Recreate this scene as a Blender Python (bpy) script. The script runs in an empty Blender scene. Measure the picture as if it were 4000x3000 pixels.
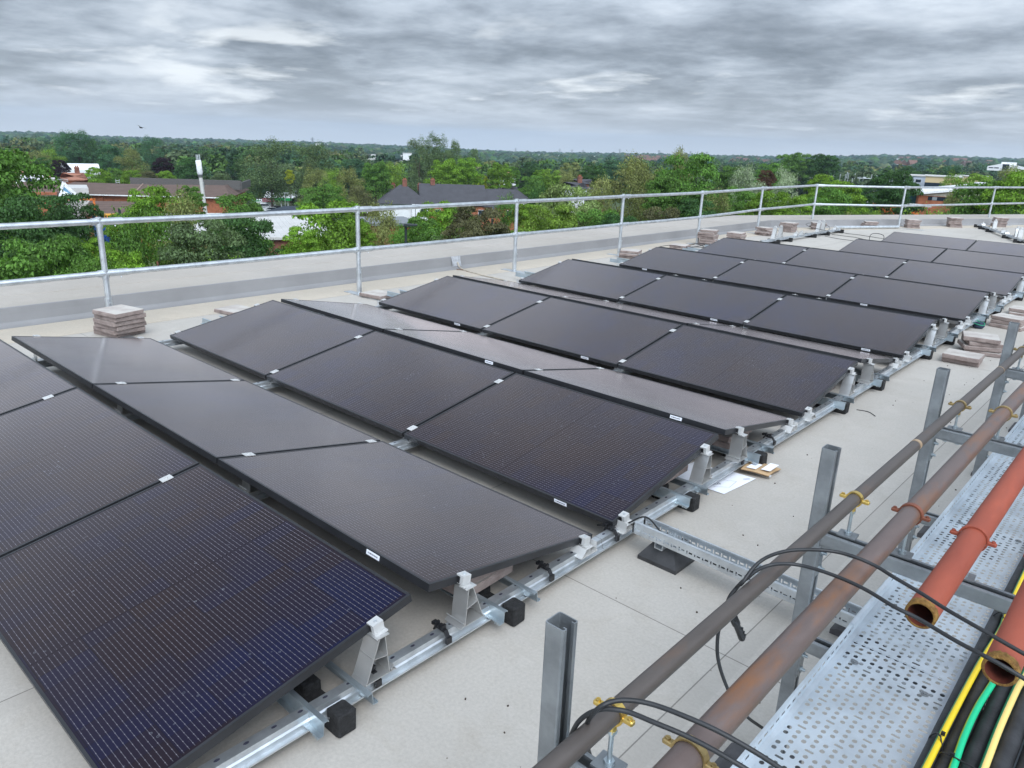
import bpy, math, random
import numpy as np
from mathutils import Vector, Matrix, Euler
random.seed(7); rng = np.random.default_rng(7)
PI = math.pi; R_ = math.radians
sc = bpy.context.scene
# ------------------------------------------------------------------ camera
FPX = 2968.6
YAW, PITCH, ROLL = -0.725362, 0.311124, 0.039645
CAM = np.array([7.2001, -0.57006, 2.0858])
Fv = np.array([math.sin(YAW)*math.cos(PITCH), math.cos(YAW)*math.cos(PITCH), -math.sin(PITCH)])
R0 = np.array([math.cos(YAW), -math.sin(YAW), 0.0]); U0 = np.cross(R0, Fv)
Rv = math.cos(ROLL)*R0 + math.sin(ROLL)*U0
Uv = -math.sin(ROLL)*R0 + math.cos(ROLL)*U0
cam = bpy.data.cameras.new('camera'); cam_o = bpy.data.objects.new('camera', cam)
sc.collection.objects.link(cam_o)
cam.sensor_width = 36; cam.lens = 36*FPX/4000; cam.clip_start = 0.05; cam.clip_end = 20000
M = Matrix((( Rv[0], Uv[0], -Fv[0], CAM[0]), (Rv[1], Uv[1], -Fv[1], CAM[1]), (Rv[2], Uv[2], -Fv[2], CAM[2]), (0,0,0,1)))
cam_o.matrix_world = M
sc.camera = cam_o
# ------------------------------------------------------------------ light
sc.view_settings.view_transform = 'Standard'; sc.view_settings.look = 'None'
sc.view_settings.gamma = 1; sc.view_settings.use_curve_mapping = False
sc.view_settings.exposure = 0.60
SUN_EL, SUN_AZ = R_(48), R_(128)
def N(nt, t, **kw):
    n = nt.nodes.new(t)
    for k, v in kw.items(): setattr(n, k, v)
    return n
def math_(nt, op, a, b=None, c=None, clamp=False):
    n = N(nt, 'ShaderNodeMath', operation=op); n.use_clamp = clamp
    for i, v in enumerate((a, b, c)):
        if v is None: continue
        if isinstance(v, (int, float)): n.inputs[i].default_value = v
        else: nt.links.new(v, n.inputs[i])
    return n.outputs[0]
def ramp(nt, fac, stops, interp='LINEAR'):
    n = N(nt, 'ShaderNodeValToRGB'); cr = n.color_ramp; cr.interpolation = interp
    while len(cr.elements) < len(stops): cr.elements.new(0.5)
    for e, (p, c) in zip(cr.elements, stops):
        e.position = p; e.color = (c[0], c[1], c[2], 1) if not isinstance(c, (int, float)) else (c, c, c, 1)
    nt.links.new(fac, n.inputs[0]); return n.outputs[0]
def mixc(nt, f, a, b, blend='MIX'):
    n = N(nt, 'ShaderNodeMix', data_type='RGBA', blend_type=blend)
    for s, v in ((n.inputs[0], f), (n.inputs[6], a), (n.inputs[7], b)):
        if isinstance(v, (int, float)): s.default_value = v
        elif isinstance(v, tuple): s.default_value = (v[0], v[1], v[2], 1)
        else: nt.links.new(v, s)
    return n.outputs[2]
def noise(nt, vec, scale, detail=4, rough=0.55, dist=0.0, out=0):
    n = N(nt, 'ShaderNodeTexNoise'); n.inputs['Scale'].default_value = scale
    n.inputs['Detail'].default_value = detail; n.inputs['Roughness'].default_value = rough
    n.inputs['Distortion'].default_value = dist
    if vec is not None: nt.links.new(vec, n.inputs['Vector'])
    return n.outputs[out]
def combine(nt, x, y, z):
    n = N(nt, 'ShaderNodeCombineXYZ')
    for i, v in enumerate((x, y, z)):
        if isinstance(v, (int, float)): n.inputs[i].default_value = v
        else: nt.links.new(v, n.inputs[i])
    return n.outputs[0]
world = bpy.data.worlds.new('World'); sc.world = world; world.use_nodes = True
wt = world.node_tree; wt.nodes.clear()
sky = N(wt, 'ShaderNodeTexSky', sky_type='NISHITA'); sky.sun_disc = False
sky.sun_elevation = SUN_EL; sky.sun_rotation = SUN_AZ
tc = N(wt, 'ShaderNodeTexCoord'); sp = N(wt, 'ShaderNodeSeparateXYZ'); wt.links.new(tc.outputs['Generated'], sp.inputs[0])
# overcast layer: a cloud sheet projected on a plane overhead
zc = math_(wt, 'MAXIMUM', math_(wt, 'ADD', sp.outputs[2], 0.012), 0.0)
inv = math_(wt, 'DIVIDE', 1.0, math_(wt, 'ADD', zc, 0.11))
cx = math_(wt, 'MULTIPLY', sp.outputs[0], inv); cy = math_(wt, 'MULTIPLY', sp.outputs[1], inv)
cv = combine(wt, cx, cy, 3.1)
n1 = noise(wt, cv, 0.46, 11, 0.58, 0.12)
n2 = noise(wt, combine(wt, cx, cy, 9.7), 1.7, 10, 0.60, 0.15)
n3 = noise(wt, combine(wt, cx, cy, 21.3), 1.1, 8, 0.55, 0.2)
base = math_(wt, 'ADD', math_(wt, 'MULTIPLY', n1, 0.60), math_(wt, 'MULTIPLY', n2, 0.40))
ccol = ramp(wt, base, [(0.41, (0.155, 0.183, 0.218)), (0.46, (0.215, 0.249, 0.293)), (0.505, (0.29, 0.332, 0.388)), (0.55, (0.37, 0.418, 0.480)), (0.62, (0.50, 0.55, 0.61))])
gap = ramp(wt, n3, [(0.57, 0.0), (0.68, 1.0)])
band = ramp(wt, zc, [(0.02, 0.0), (0.04, 0.8), (0.10, 0.85), (0.15, 0.25), (0.3, 0.1)])
ccol = mixc(wt, math_(wt, 'MULTIPLY', gap, band), ccol, (0.70, 0.74, 0.77))
hz = ramp(wt, zc, [(0.0, 1.0), (0.02, 0.75), (0.045, 0.30), (0.10, 0.0)])
ccol = mixc(wt, hz, ccol, (0.50, 0.55, 0.61))
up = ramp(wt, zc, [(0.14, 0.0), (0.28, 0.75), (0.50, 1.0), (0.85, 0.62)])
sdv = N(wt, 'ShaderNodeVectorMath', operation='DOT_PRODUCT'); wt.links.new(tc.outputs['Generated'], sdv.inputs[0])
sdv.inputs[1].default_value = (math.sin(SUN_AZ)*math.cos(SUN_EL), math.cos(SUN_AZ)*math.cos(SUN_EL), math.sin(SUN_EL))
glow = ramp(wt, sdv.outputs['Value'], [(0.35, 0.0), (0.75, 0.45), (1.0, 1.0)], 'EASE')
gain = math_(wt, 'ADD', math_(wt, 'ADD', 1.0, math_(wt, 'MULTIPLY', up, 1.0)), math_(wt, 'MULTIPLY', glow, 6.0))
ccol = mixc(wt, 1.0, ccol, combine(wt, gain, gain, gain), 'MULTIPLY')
bg1 = N(wt, 'ShaderNodeBackground'); wt.links.new(sky.outputs[0], bg1.inputs[0]); bg1.inputs[1].default_value = 0.07
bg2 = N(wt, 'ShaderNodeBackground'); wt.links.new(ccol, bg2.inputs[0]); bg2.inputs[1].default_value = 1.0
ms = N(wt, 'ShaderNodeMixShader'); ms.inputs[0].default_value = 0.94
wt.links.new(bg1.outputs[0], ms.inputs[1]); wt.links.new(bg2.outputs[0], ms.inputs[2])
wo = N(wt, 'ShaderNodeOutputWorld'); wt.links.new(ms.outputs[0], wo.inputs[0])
sun = bpy.data.lights.new('sun', 'SUN'); sun.energy = 0.9; sun.angle = R_(25); sun.color = (1.0, 0.97, 0.93)
sun_o = bpy.data.objects.new('sun', sun); sc.collection.objects.link(sun_o)
sd = Vector((math.sin(SUN_AZ)*math.cos(SUN_EL), math.cos(SUN_AZ)*math.cos(SUN_EL), math.sin(SUN_EL)))
sun_o.rotation_euler = sd.to_track_quat('Z', 'Y').to_euler(); sun_o.location = (0, 0, 60)
# ------------------------------------------------------------------ coordinates helpers
def ray(x, y):
    d = Fv + (x-2000)/FPX*Rv - (y-1500)/FPX*Uv
    return d/np.linalg.norm(d)
def onz(x, y, z):
    d = ray(x, y); return CAM + d*(z-CAM[2])/d[2]
def onx(x, y, X):
    d = ray(x, y); return CAM + d*(X-CAM[0])/d[0]
def at(x, y, D):                                   # point of a ray at horizontal distance D
    d = ray(x, y); return CAM + d*D/math.hypot(d[0], d[1])
SKY = [(-400, 515), (0, 515), (200, 517), (420, 533), (700, 541), (1000, 548), (1250, 556), (1500, 567), (2000, 592), (2500, 600), (3000, 611),
       (3250, 610), (3450, 606), (3700, 610), (4000, 622), (4400, 626)]
_ks = [-math.atan2(ray(a, b)[1], ray(a, b)[0]) for a, b in SKY]
_kv = [ray(a, b)[2]/math.hypot(*ray(a, b)[:2]) for a, b in SKY]
def skyline(az): return float(np.interp(-az, _ks, _kv))
def ground_z(D, az=None, px=None):
    if az is None: az = PI/2-YAW
    s = skyline(az); end = 2 + 3300*s - 9
    if D < 60: return -14.0
    if D < 200: return -14.0 - 4.0*(D-60)/140
    t = min(1.0, (D-200)/3100.0)
    if D > 3300: return end - (D-3300)*0.03
    return -18.0 + (end+18.0)*(t**0.9)
def gxy(x, y):
    dx, dy = x-CAM[0], y-CAM[1]; return ground_z(math.hypot(dx, dy), math.atan2(dy, dx))
# ------------------------------------------------------------------ scene helpers
col = sc.collection
def tag(o, label=None, cat=None, group=None, kind=None, category=None):
    cat = cat or category
    for k, v in (('label', label), ('category', cat), ('group', group), ('kind', kind)):
        if v: o[k] = v
    return o
def thing(name, label, cat, loc=(0, 0, 0), rot=(0, 0, 0), group=None):
    o = bpy.data.objects.new(name, None); col.objects.link(o); o.empty_display_size = 0.1
    o.location = loc; o.rotation_euler = rot
    return tag(o, label, cat, group)
class MB:
    def __init__(s): s.v = []; s.f = []; s.sm = []
    def add(s, vs, fs, smooth=False):
        b = len(s.v); s.v += [tuple(map(float, v)) for v in vs]
        s.f += [tuple(b+i for i in f) for f in fs]; s.sm += [smooth]*len(fs); return s
    def box(s, lo, hi, mat=None):
        x0, y0, z0 = lo; x1, y1, z1 = hi
        vs = [(x0,y0,z0),(x1,y0,z0),(x1,y1,z0),(x0,y1,z0),(x0,y0,z1),(x1,y0,z1),(x1,y1,z1),(x0,y1,z1)]
        if mat is not None: vs = [tuple(mat @ Vector(v)) for v in vs]
        return s.add(vs, [(0,3,2,1),(4,5,6,7),(0,1,5,4),(1,2,6,5),(2,3,7,6),(3,0,4,7)])
    def cbox(s, c, size, rz=0, mat=None):
        m = Matrix.Translation(Vector(c)) @ Matrix.Rotation(rz, 4, 'Z')
        if mat is not None: m = mat @ m
        h = [a/2 for a in size]; return s.box((-h[0],-h[1],-h[2]), (h[0],h[1],h[2]), m)
    def bevbox(s, c, size, b, rz=0, jit=0.0):             # chamfered box
        hx, hy, hz = [a/2 for a in size]; m = Matrix.Translation(Vector(c)) @ Matrix.Rotation(rz, 4, 'Z')
        ring = lambda ix, z: [(-hx+ix+b, -hy+ix, z), (hx-ix-b, -hy+ix, z), (hx-ix, -hy+ix+b, z), (hx-ix, hy-ix-b, z), (hx-ix-b, hy-ix, z), (-hx+ix+b, hy-ix, z), (-hx+ix, hy-ix-b, z), (-hx+ix, -hy+ix+b, z)]
        vs = []
        for ix, z in ((b, -hz), (0, -hz+b), (0, hz-b), (b, hz)):
            vs += [tuple(m @ Vector([q + (random.uniform(-jit, jit) if jit else 0) for q in p])) for p in ring(ix, z)]
        fs = [tuple(range(7, -1, -1)), tuple(range(24, 32))]
        for r in range(3):
            for i in range(8): fs.append((r*8+i, r*8+(i+1) % 8, (r+1)*8+(i+1) % 8, (r+1)*8+i))
        return s.add(vs, fs)
    def prism(s, prof, axis, a0, a1, mat=None):          # prof: 2D ccw polygon, extruded along axis
        n = len(prof); vs = []
        for a in (a0, a1):
            for (p, q) in prof:
                v = {'x': (a, p, q), 'y': (p, a, q), 'z': (p, q, a)}[axis]
                vs.append(tuple(mat @ Vector(v)) if mat is not None else v)
        fs = [(i, (i+1) % n, n+(i+1) % n, n+i) for i in range(n)]
        fs += [tuple(range(n-1, -1, -1)), tuple(range(n, 2*n))]
        return s.add(vs, fs)
    def strip(s, path, t, axis, a0, a1, mat=None):        # thin wall following an open 2D path
        P = [np.array(p, float) for p in path]; n = len(P); L = []; Rr = []
        for i in range(n):
            d1 = P[i]-P[i-1] if i else P[1]-P[0]; d2 = P[i+1]-P[i] if i < n-1 else P[-1]-P[-2]
            d1 = d1/np.linalg.norm(d1); d2 = d2/np.linalg.norm(d2); nn = np.array([-(d1+d2)[1], (d1+d2)[0]])
            nn = nn/max(np.linalg.norm(nn), 1e-6); k = max(0.4, float(nn @ np.array([-d1[1], d1[0]])))
            L.append(P[i]+nn*t/2/k); Rr.append(P[i]-nn*t/2/k)
        for i in range(n-1):
            q = [L[i], Rr[i], Rr[i+1], L[i+1]]
            s.prism([tuple(a) for a in q], axis, a0, a1, mat)
        return s
    def tube(s, pts, r, n=10, closed=False, caps=True):
        P = [Vector([float(c) for c in p]) for p in pts]; m = len(P); vs = []; up = Vector((0, 0, 1))
        t0 = (P[1]-P[0]).normalized(); a = t0.cross(up)
        if a.length < 1e-3: a = t0.cross(Vector((1, 0, 0)))
        a.normalize()
        for i in range(m):
            if closed: t = (P[(i+1) % m]-P[i-1]).normalized()
            else: t = (P[min(i+1, m-1)]-P[max(i-1, 0)]).normalized()
            a = (a - t*a.dot(t)).normalized(); b = t.cross(a)
            rr = r[i] if isinstance(r, (list, tuple)) else r
            for k in range(n):
                an = 2*PI*k/n; vs.append(tuple(P[i] + a*math.cos(an)*rr + b*math.sin(an)*rr))
        fs = []
        for i in range(m if closed else m-1):
            j = (i+1) % m
            for k in range(n): fs.append((i*n+k, j*n+k, j*n+(k+1) % n, i*n+(k+1) % n))
        s.add(vs, [f[::-1] for f in fs], True)
        if caps and not closed: s.add([vs[k] for k in range(n)], [tuple(range(n))]); s.add([vs[(m-1)*n+k] for k in range(n)], [tuple(range(n-1, -1, -1))])
        return s
    def cyl(s, c, r, h, n=16, r2=None):                  # upright cylinder, c = base centre
        r2 = r if r2 is None else r2
        return s.tube([(c[0], c[1], c[2]), (c[0], c[1], c[2]+h)], [r, r2], n)
    def build(s, name, mat=None, parent=None, **tg):
        me = bpy.data.meshes.new(name); me.from_pydata(s.v, [], s.f)
        me.polygons.foreach_set('use_smooth', s.sm)
        me.validate(); me.update()
        if mat: me.materials.append(mat)
        o = bpy.data.objects.new(name, me); col.objects.link(o)
        if parent: o.parent = parent
        if tg: tag(o, **tg)
        return o
def spline(pts, sub=6):                                  # Catmull-Rom
    P = [np.array(p, float) for p in pts]; out = []
    P = [2*P[0]-P[1]] + P + [2*P[-1]-P[-2]]
    for i in range(1, len(P)-2):
        for k in range(sub):
            t = k/sub; a, b, c, d = P[i-1], P[i], P[i+1], P[i+2]
            out.append(0.5*((2*b)+(-a+c)*t+(2*a-5*b+4*c-d)*t*t+(-a+3*b-3*c+d)*t**3))
    out.append(P[-2]); return out
def np_mesh(name, verts, faces, mat, smooth=False):
    me = bpy.data.meshes.new(name); n = len(faces); k = faces.shape[1]
    me.vertices.add(len(verts)); me.vertices.foreach_set('co', verts.astype(np.float32).ravel())
    me.loops.add(n*k); me.loops.foreach_set('vertex_index', faces.astype(np.int32).ravel())
    me.polygons.add(n); me.polygons.foreach_set('loop_start', np.arange(0, n*k, k, dtype=np.int32))
    me.polygons.foreach_set('use_smooth', np.full(n, smooth)); me.update(calc_edges=True)
    if mat: me.materials.append(mat)
    return me
def copy_tree(o, parent=None):
    c = o.copy(); col.objects.link(c)
    if parent: c.parent = parent
    for ch in [x for x in o.children]: copy_tree(ch, c)
    return c
def text_mb(txt, size, mat3=None):
    cu = bpy.data.curves.new('t', 'FONT'); cu.body = txt; cu.size = size; cu.align_x = 'CENTER'; cu.align_y = 'CENTER'; cu.resolution_u = 2
    o = bpy.data.objects.new('t', cu); col.objects.link(o)
    dg = bpy.context.evaluated_depsgraph_get(); me = bpy.data.meshes.new_from_object(o.evaluated_get(dg))
    bpy.data.objects.remove(o); mb = MB()
    mb.add([tuple(mat3 @ v.co) if mat3 is not None else tuple(v.co) for v in me.vertices], [tuple(p.vertices) for p in me.polygons])
    return mb
# ------------------------------------------------------------------ materials
def newmat(name):
    m = bpy.data.materials.new(name); m.use_nodes = True; nt = m.node_tree
    return m, nt, nt.nodes['Principled BSDF']
def mat(name, c, rough=0.6, metal=0.0, var=0.12, scale=6.0, bump=0.0, bscale=40, c2=None, spec=0.5, coat=0.0, ec=None, thr=(0.35, 0.65)):
    m, nt, b = newmat(name); t = N(nt, 'ShaderNodeTexCoord'); v = t.outputs['Object']
    f = noise(nt, v, scale, 5, 0.6)
    if c2 is None: c2 = tuple(max(0, x*(1-var*2)) for x in c); c1 = tuple(min(1, x*(1+var)) for x in c)
    else: c1 = c
    f = ramp(nt, f, [(thr[0], 0.0), (thr[1], 1.0)])
    nt.links.new(mixc(nt, f, c2, c1), b.inputs['Base Color'])
    r2 = math_(nt, 'ADD', rough-0.08, math_(nt, 'MULTIPLY', noise(nt, v, scale*2.3, 4), 0.16))
    nt.links.new(r2, b.inputs['Roughness'])
    b.inputs['Metallic'].default_value = metal; b.inputs['Specular IOR Level'].default_value = spec
    if coat: b.inputs['Coat Weight'].default_value = coat; b.inputs['Coat Roughness'].default_value = 0.15
    if bump:
        bn = N(nt, 'ShaderNodeBump'); bn.inputs['Strength'].default_value = bump; bn.inputs['Distance'].default_value = 0.01
        nt.links.new(noise(nt, v, bscale, 6, 0.6), bn.inputs['Height']); nt.links.new(bn.outputs[0], b.inputs['Normal'])
    return m
Mt = {}
Mt['galv'] = mat('galvanised_steel', (0.62, 0.65, 0.67), 0.38, 0.82, 0.10, 9, 0.05, 60)
Mt['galv_dull'] = mat('dull_galvanised_strut', (0.30, 0.32, 0.335), 0.5, 0.75, 0.10, 14, 0.12, 90)
Mt['galv_blue'] = mat('bright_zinc_steel', (0.50, 0.57, 0.61), 0.36, 0.8, 0.10, 7, 0.04, 50)
Mt['alu'] = mat('mill_aluminium', (0.66, 0.66, 0.65), 0.36, 0.8, 0.05, 5, 0.03, 30)
Mt['white'] = mat('white_clamp_alloy', (0.58, 0.58, 0.57), 0.4, 0.3, 0.04, 8)
Mt['blackf'] = mat('black_anodised_frame', (0.030, 0.031, 0.035), 0.38, 0.35, 0.1, 6)
Mt['rubber'] = mat('black_rubber_granulate', (0.018, 0.018, 0.019), 0.85, 0, 0.3, 60, 0.9, 90)
Mt['rubber_s'] = mat('black_moulded_rubber', (0.038, 0.038, 0.040), 0.5, 0, 0.2, 10, 0.15, 30)
Mt['rubber_g'] = mat('grey_moulded_foot', (0.075, 0.072, 0.075), 0.75, 0, 0.2, 10, 0.15, 30)
Mt['plastic'] = mat('black_plastic', (0.015, 0.015, 0.017), 0.45, 0, 0.1, 10)
Mt['cable'] = mat('black_cable_sheath', (0.018, 0.019, 0.021), 0.5, 0, 0.2, 20)
Mt['duct'] = mat('black_duct_sheath', (0.03, 0.031, 0.034), 0.6, 0, 0.25, 14, 0.15, 60)
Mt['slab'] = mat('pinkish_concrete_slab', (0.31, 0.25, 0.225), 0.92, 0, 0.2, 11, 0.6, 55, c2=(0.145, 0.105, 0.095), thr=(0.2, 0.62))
Mt['slab_top'] = mat('pale_slab_top', (0.50, 0.47, 0.43), 0.92, 0, 0.2, 7, 0.4, 55, c2=(0.36, 0.31, 0.285), thr=(0.3, 0.6))
Mt['brass'] = mat('yellow_brass', (0.78, 0.55, 0.16), 0.3, 0.95, 0.08, 20)
Mt['clip_brown'] = mat('red_brown_painted_clip', (0.20, 0.065, 0.035), 0.5, 0.2, 0.15, 30)
Mt['brass_old'] = mat('dull_brass', (0.45, 0.33, 0.15), 0.45, 0.9, 0.15, 30)
Mt['paper'] = mat('white_paper', (0.85, 0.87, 0.93), 0.7, 0, 0.02, 4)
Mt['card'] = mat('brown_cardboard', (0.50, 0.34, 0.19), 0.85, 0, 0.1, 10)
Mt['ink'] = mat('dark_ink', (0.03, 0.03, 0.05), 0.6)
Mt['grey_ink'] = mat('grey_ink', (0.35, 0.35, 0.42), 0.6)
Mt['concrete'] = mat('light_concrete', (0.42, 0.41, 0.39), 0.9, 0, 0.1, 1.5)
Mt['brick'] = mat('orange_brick', (0.33, 0.115, 0.055), 0.85, 0, 0.15, 2)
Mt['brick2'] = mat('red_brick', (0.21, 0.085, 0.058), 0.85, 0, 0.15, 2)
Mt['render'] = mat('white_render', (0.74, 0.75, 0.76), 0.8, 0, 0.04, 0.8)
Mt['tin'] = mat('pale_grey_metal_roof', (0.55, 0.54, 0.52), 0.6, 0.1, 0.05, 0.4)
Mt['glass'] = mat('dark_window_glass', (0.02, 0.03, 0.045), 0.12, 0, 0.1, 1)
Mt['wood'] = mat('tree_bark', (0.085, 0.065, 0.045), 0.9, 0, 0.2, 3, 0.4, 12)
Mt['post_dark'] = mat('dark_green_post', (0.02, 0.03, 0.03), 0.5)
Mt['green_p'] = mat('bright_green_fascia', (0.02, 0.42, 0.10), 0.5)
Mt['red_p'] = mat('dark_red_sign', (0.32, 0.02, 0.06), 0.5)
Mt['cream'] = mat('cream_cladding', (0.58, 0.45, 0.26), 0.7, 0, 0.05, 0.3)
Mt['bluewall'] = mat('pale_blue_cladding', (0.45, 0.50, 0.60), 0.7, 0, 0.05, 0.3)
Mt['blue'] = mat('strong_blue_plastic', (0.012, 0.06, 0.30), 0.5)
Mt['navy'] = mat('navy_door', (0.01, 0.02, 0.09), 0.5)
Mt['yellow'] = mat('yellow_paint', (0.70, 0.33, 0.02), 0.5)
Mt['orange'] = mat('orange_paint', (0.62, 0.16, 0.03), 0.6)
Mt['teal'] = mat('teal_cladding', (0.006, 0.07, 0.08), 0.6)
Mt['white_p'] = mat('white_paint', (0.78, 0.79, 0.80), 0.6)
Mt['asphalt'] = mat('asphalt', (0.06, 0.06, 0.062), 0.9, 0, 0.15, 1)
def roof_tiles(name, c, pitch):
    m, nt, b = newmat(name); t = N(nt, 'ShaderNodeTexCoord'); s = N(nt, 'ShaderNodeSeparateXYZ'); nt.links.new(t.outputs['Object'], s.inputs[0])
    k = math_(nt, 'FRACT', math_(nt, 'MULTIPLY', s.outputs[2], 1/pitch))
    g = ramp(nt, k, [(0.0, 0.25), (0.14, 0.35), (0.2, 1.0), (1.0, 0.85)])
    v = noise(nt, t.outputs['Object'], 0.9, 5)
    cc = mixc(nt, v, tuple(x*0.7 for x in c), tuple(x*1.3 for x in c))
    nt.links.new(mixc(nt, 1.0, cc, g, 'MULTIPLY'), b.inputs['Base Color']); b.inputs['Roughness'].default_value = 0.8
    return m
Mt['tile_brown'] = roof_tiles('brown_roof_tiles', (0.135, 0.088, 0.07), 0.17)
Mt['tile_slate'] = roof_tiles('slate_roof_tiles', (0.066, 0.065, 0.074), 0.22)
Mt['tile_far'] = roof_tiles('dull_far_tiles', (0.20, 0.11, 0.085), 0.5)
Mt['tile_red'] = roof_tiles('terracotta_roof_tiles', (0.38, 0.17, 0.11), 0.3)
# pipes
def pipe_mat(name, c, rust, amt, rough, metal):
    m, nt, b = newmat(name); t = N(nt, 'ShaderNodeTexCoord'); mp = N(nt, 'ShaderNodeMapping')
    mp.inputs['Scale'].default_value = (1, 0.25, 1); nt.links.new(t.outputs['Object'], mp.inputs[0])
    f = ramp(nt, noise(nt, mp.outputs[0], 11, 6, 0.62), [(0.62-amt, 0.0), (0.80-amt*0.6, 1.0)])
    v = noise(nt, mp.outputs[0], 40, 4)
    cc = mixc(nt, v, tuple(x*0.75 for x in c), tuple(x*1.25 for x in c))
    nt.links.new(mixc(nt, f, cc, rust), b.inputs['Base Color'])
    nt.links.new(math_(nt, 'ADD', rough, math_(nt, 'MULTIPLY', v, 0.2)), b.inputs['Roughness']); b.inputs['Metallic'].default_value = metal
    bn = N(nt, 'ShaderNodeBump'); bn.inputs['Strength'].default_value = 0.12; bn.inputs['Distance'].default_value = 0.002
    nt.links.new(noise(nt, t.outputs['Object'], 160, 5), bn.inputs['Height']); nt.links.new(bn.outputs[0], b.inputs['Normal'])
    return m
Mt['pipe1'] = pipe_mat('dark_steel_pipe', (0.098, 0.083, 0.075), (0.15, 0.095, 0.068), 0.05, 0.38, 0.3)
Mt['pipe2'] = pipe_mat('rusting_steel_pipe', (0.145, 0.108, 0.098), (0.24, 0.105, 0.045), 0.12, 0.36, 0.3)
Mt['redpipe'] = pipe_mat('red_oxide_primer', (0.31, 0.066, 0.033), (0.24, 0.048, 0.025), 0.2, 0.52, 0.0)
Mt['redin'] = mat('rusty_pipe_bore', (0.10, 0.02, 0.01), 0.8, 0, 0.3, 30)
Mt['cutend'] = mat('rusty_cut_pipe_end', (0.35, 0.20, 0.05), 0.85, 0.2, 0.3, 60, 0.8, 120, c2=(0.16, 0.08, 0.02))
# earth cables
def stripe_mat(name, ca, cb, ang0, ang1):
    m, nt, b = newmat(name); t = N(nt, 'ShaderNodeTexCoord'); u = N(nt, 'ShaderNodeSeparateXYZ'); nt.links.new(t.outputs['Normal'], u.inputs[0])
    f = ramp(nt, math_(nt, 'ADD', math_(nt, 'MULTIPLY', u.outputs[0], 0.5), 0.5), [(ang0, 0.0), (ang1, 1.0)])
    nt.links.new(mixc(nt, f, ca, cb), b.inputs['Base Color']); b.inputs['Roughness'].default_value = 0.42
    return m
Mt['yg'] = stripe_mat('yellow_green_earth_sheath', (0.02, 0.22, 0.06), (0.75, 0.55, 0.02), 0.20, 0.24)
Mt['gy'] = stripe_mat('green_earth_sheath', (0.35, 0.50, 0.03), (0.01, 0.52, 0.24), 0.14, 0.2)
Mt['py'] = stripe_mat('pale_yellow_earth_sheath', (0.01, 0.20, 0.08), (0.83, 0.62, 0.20), 0.24, 0.28)
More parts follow.
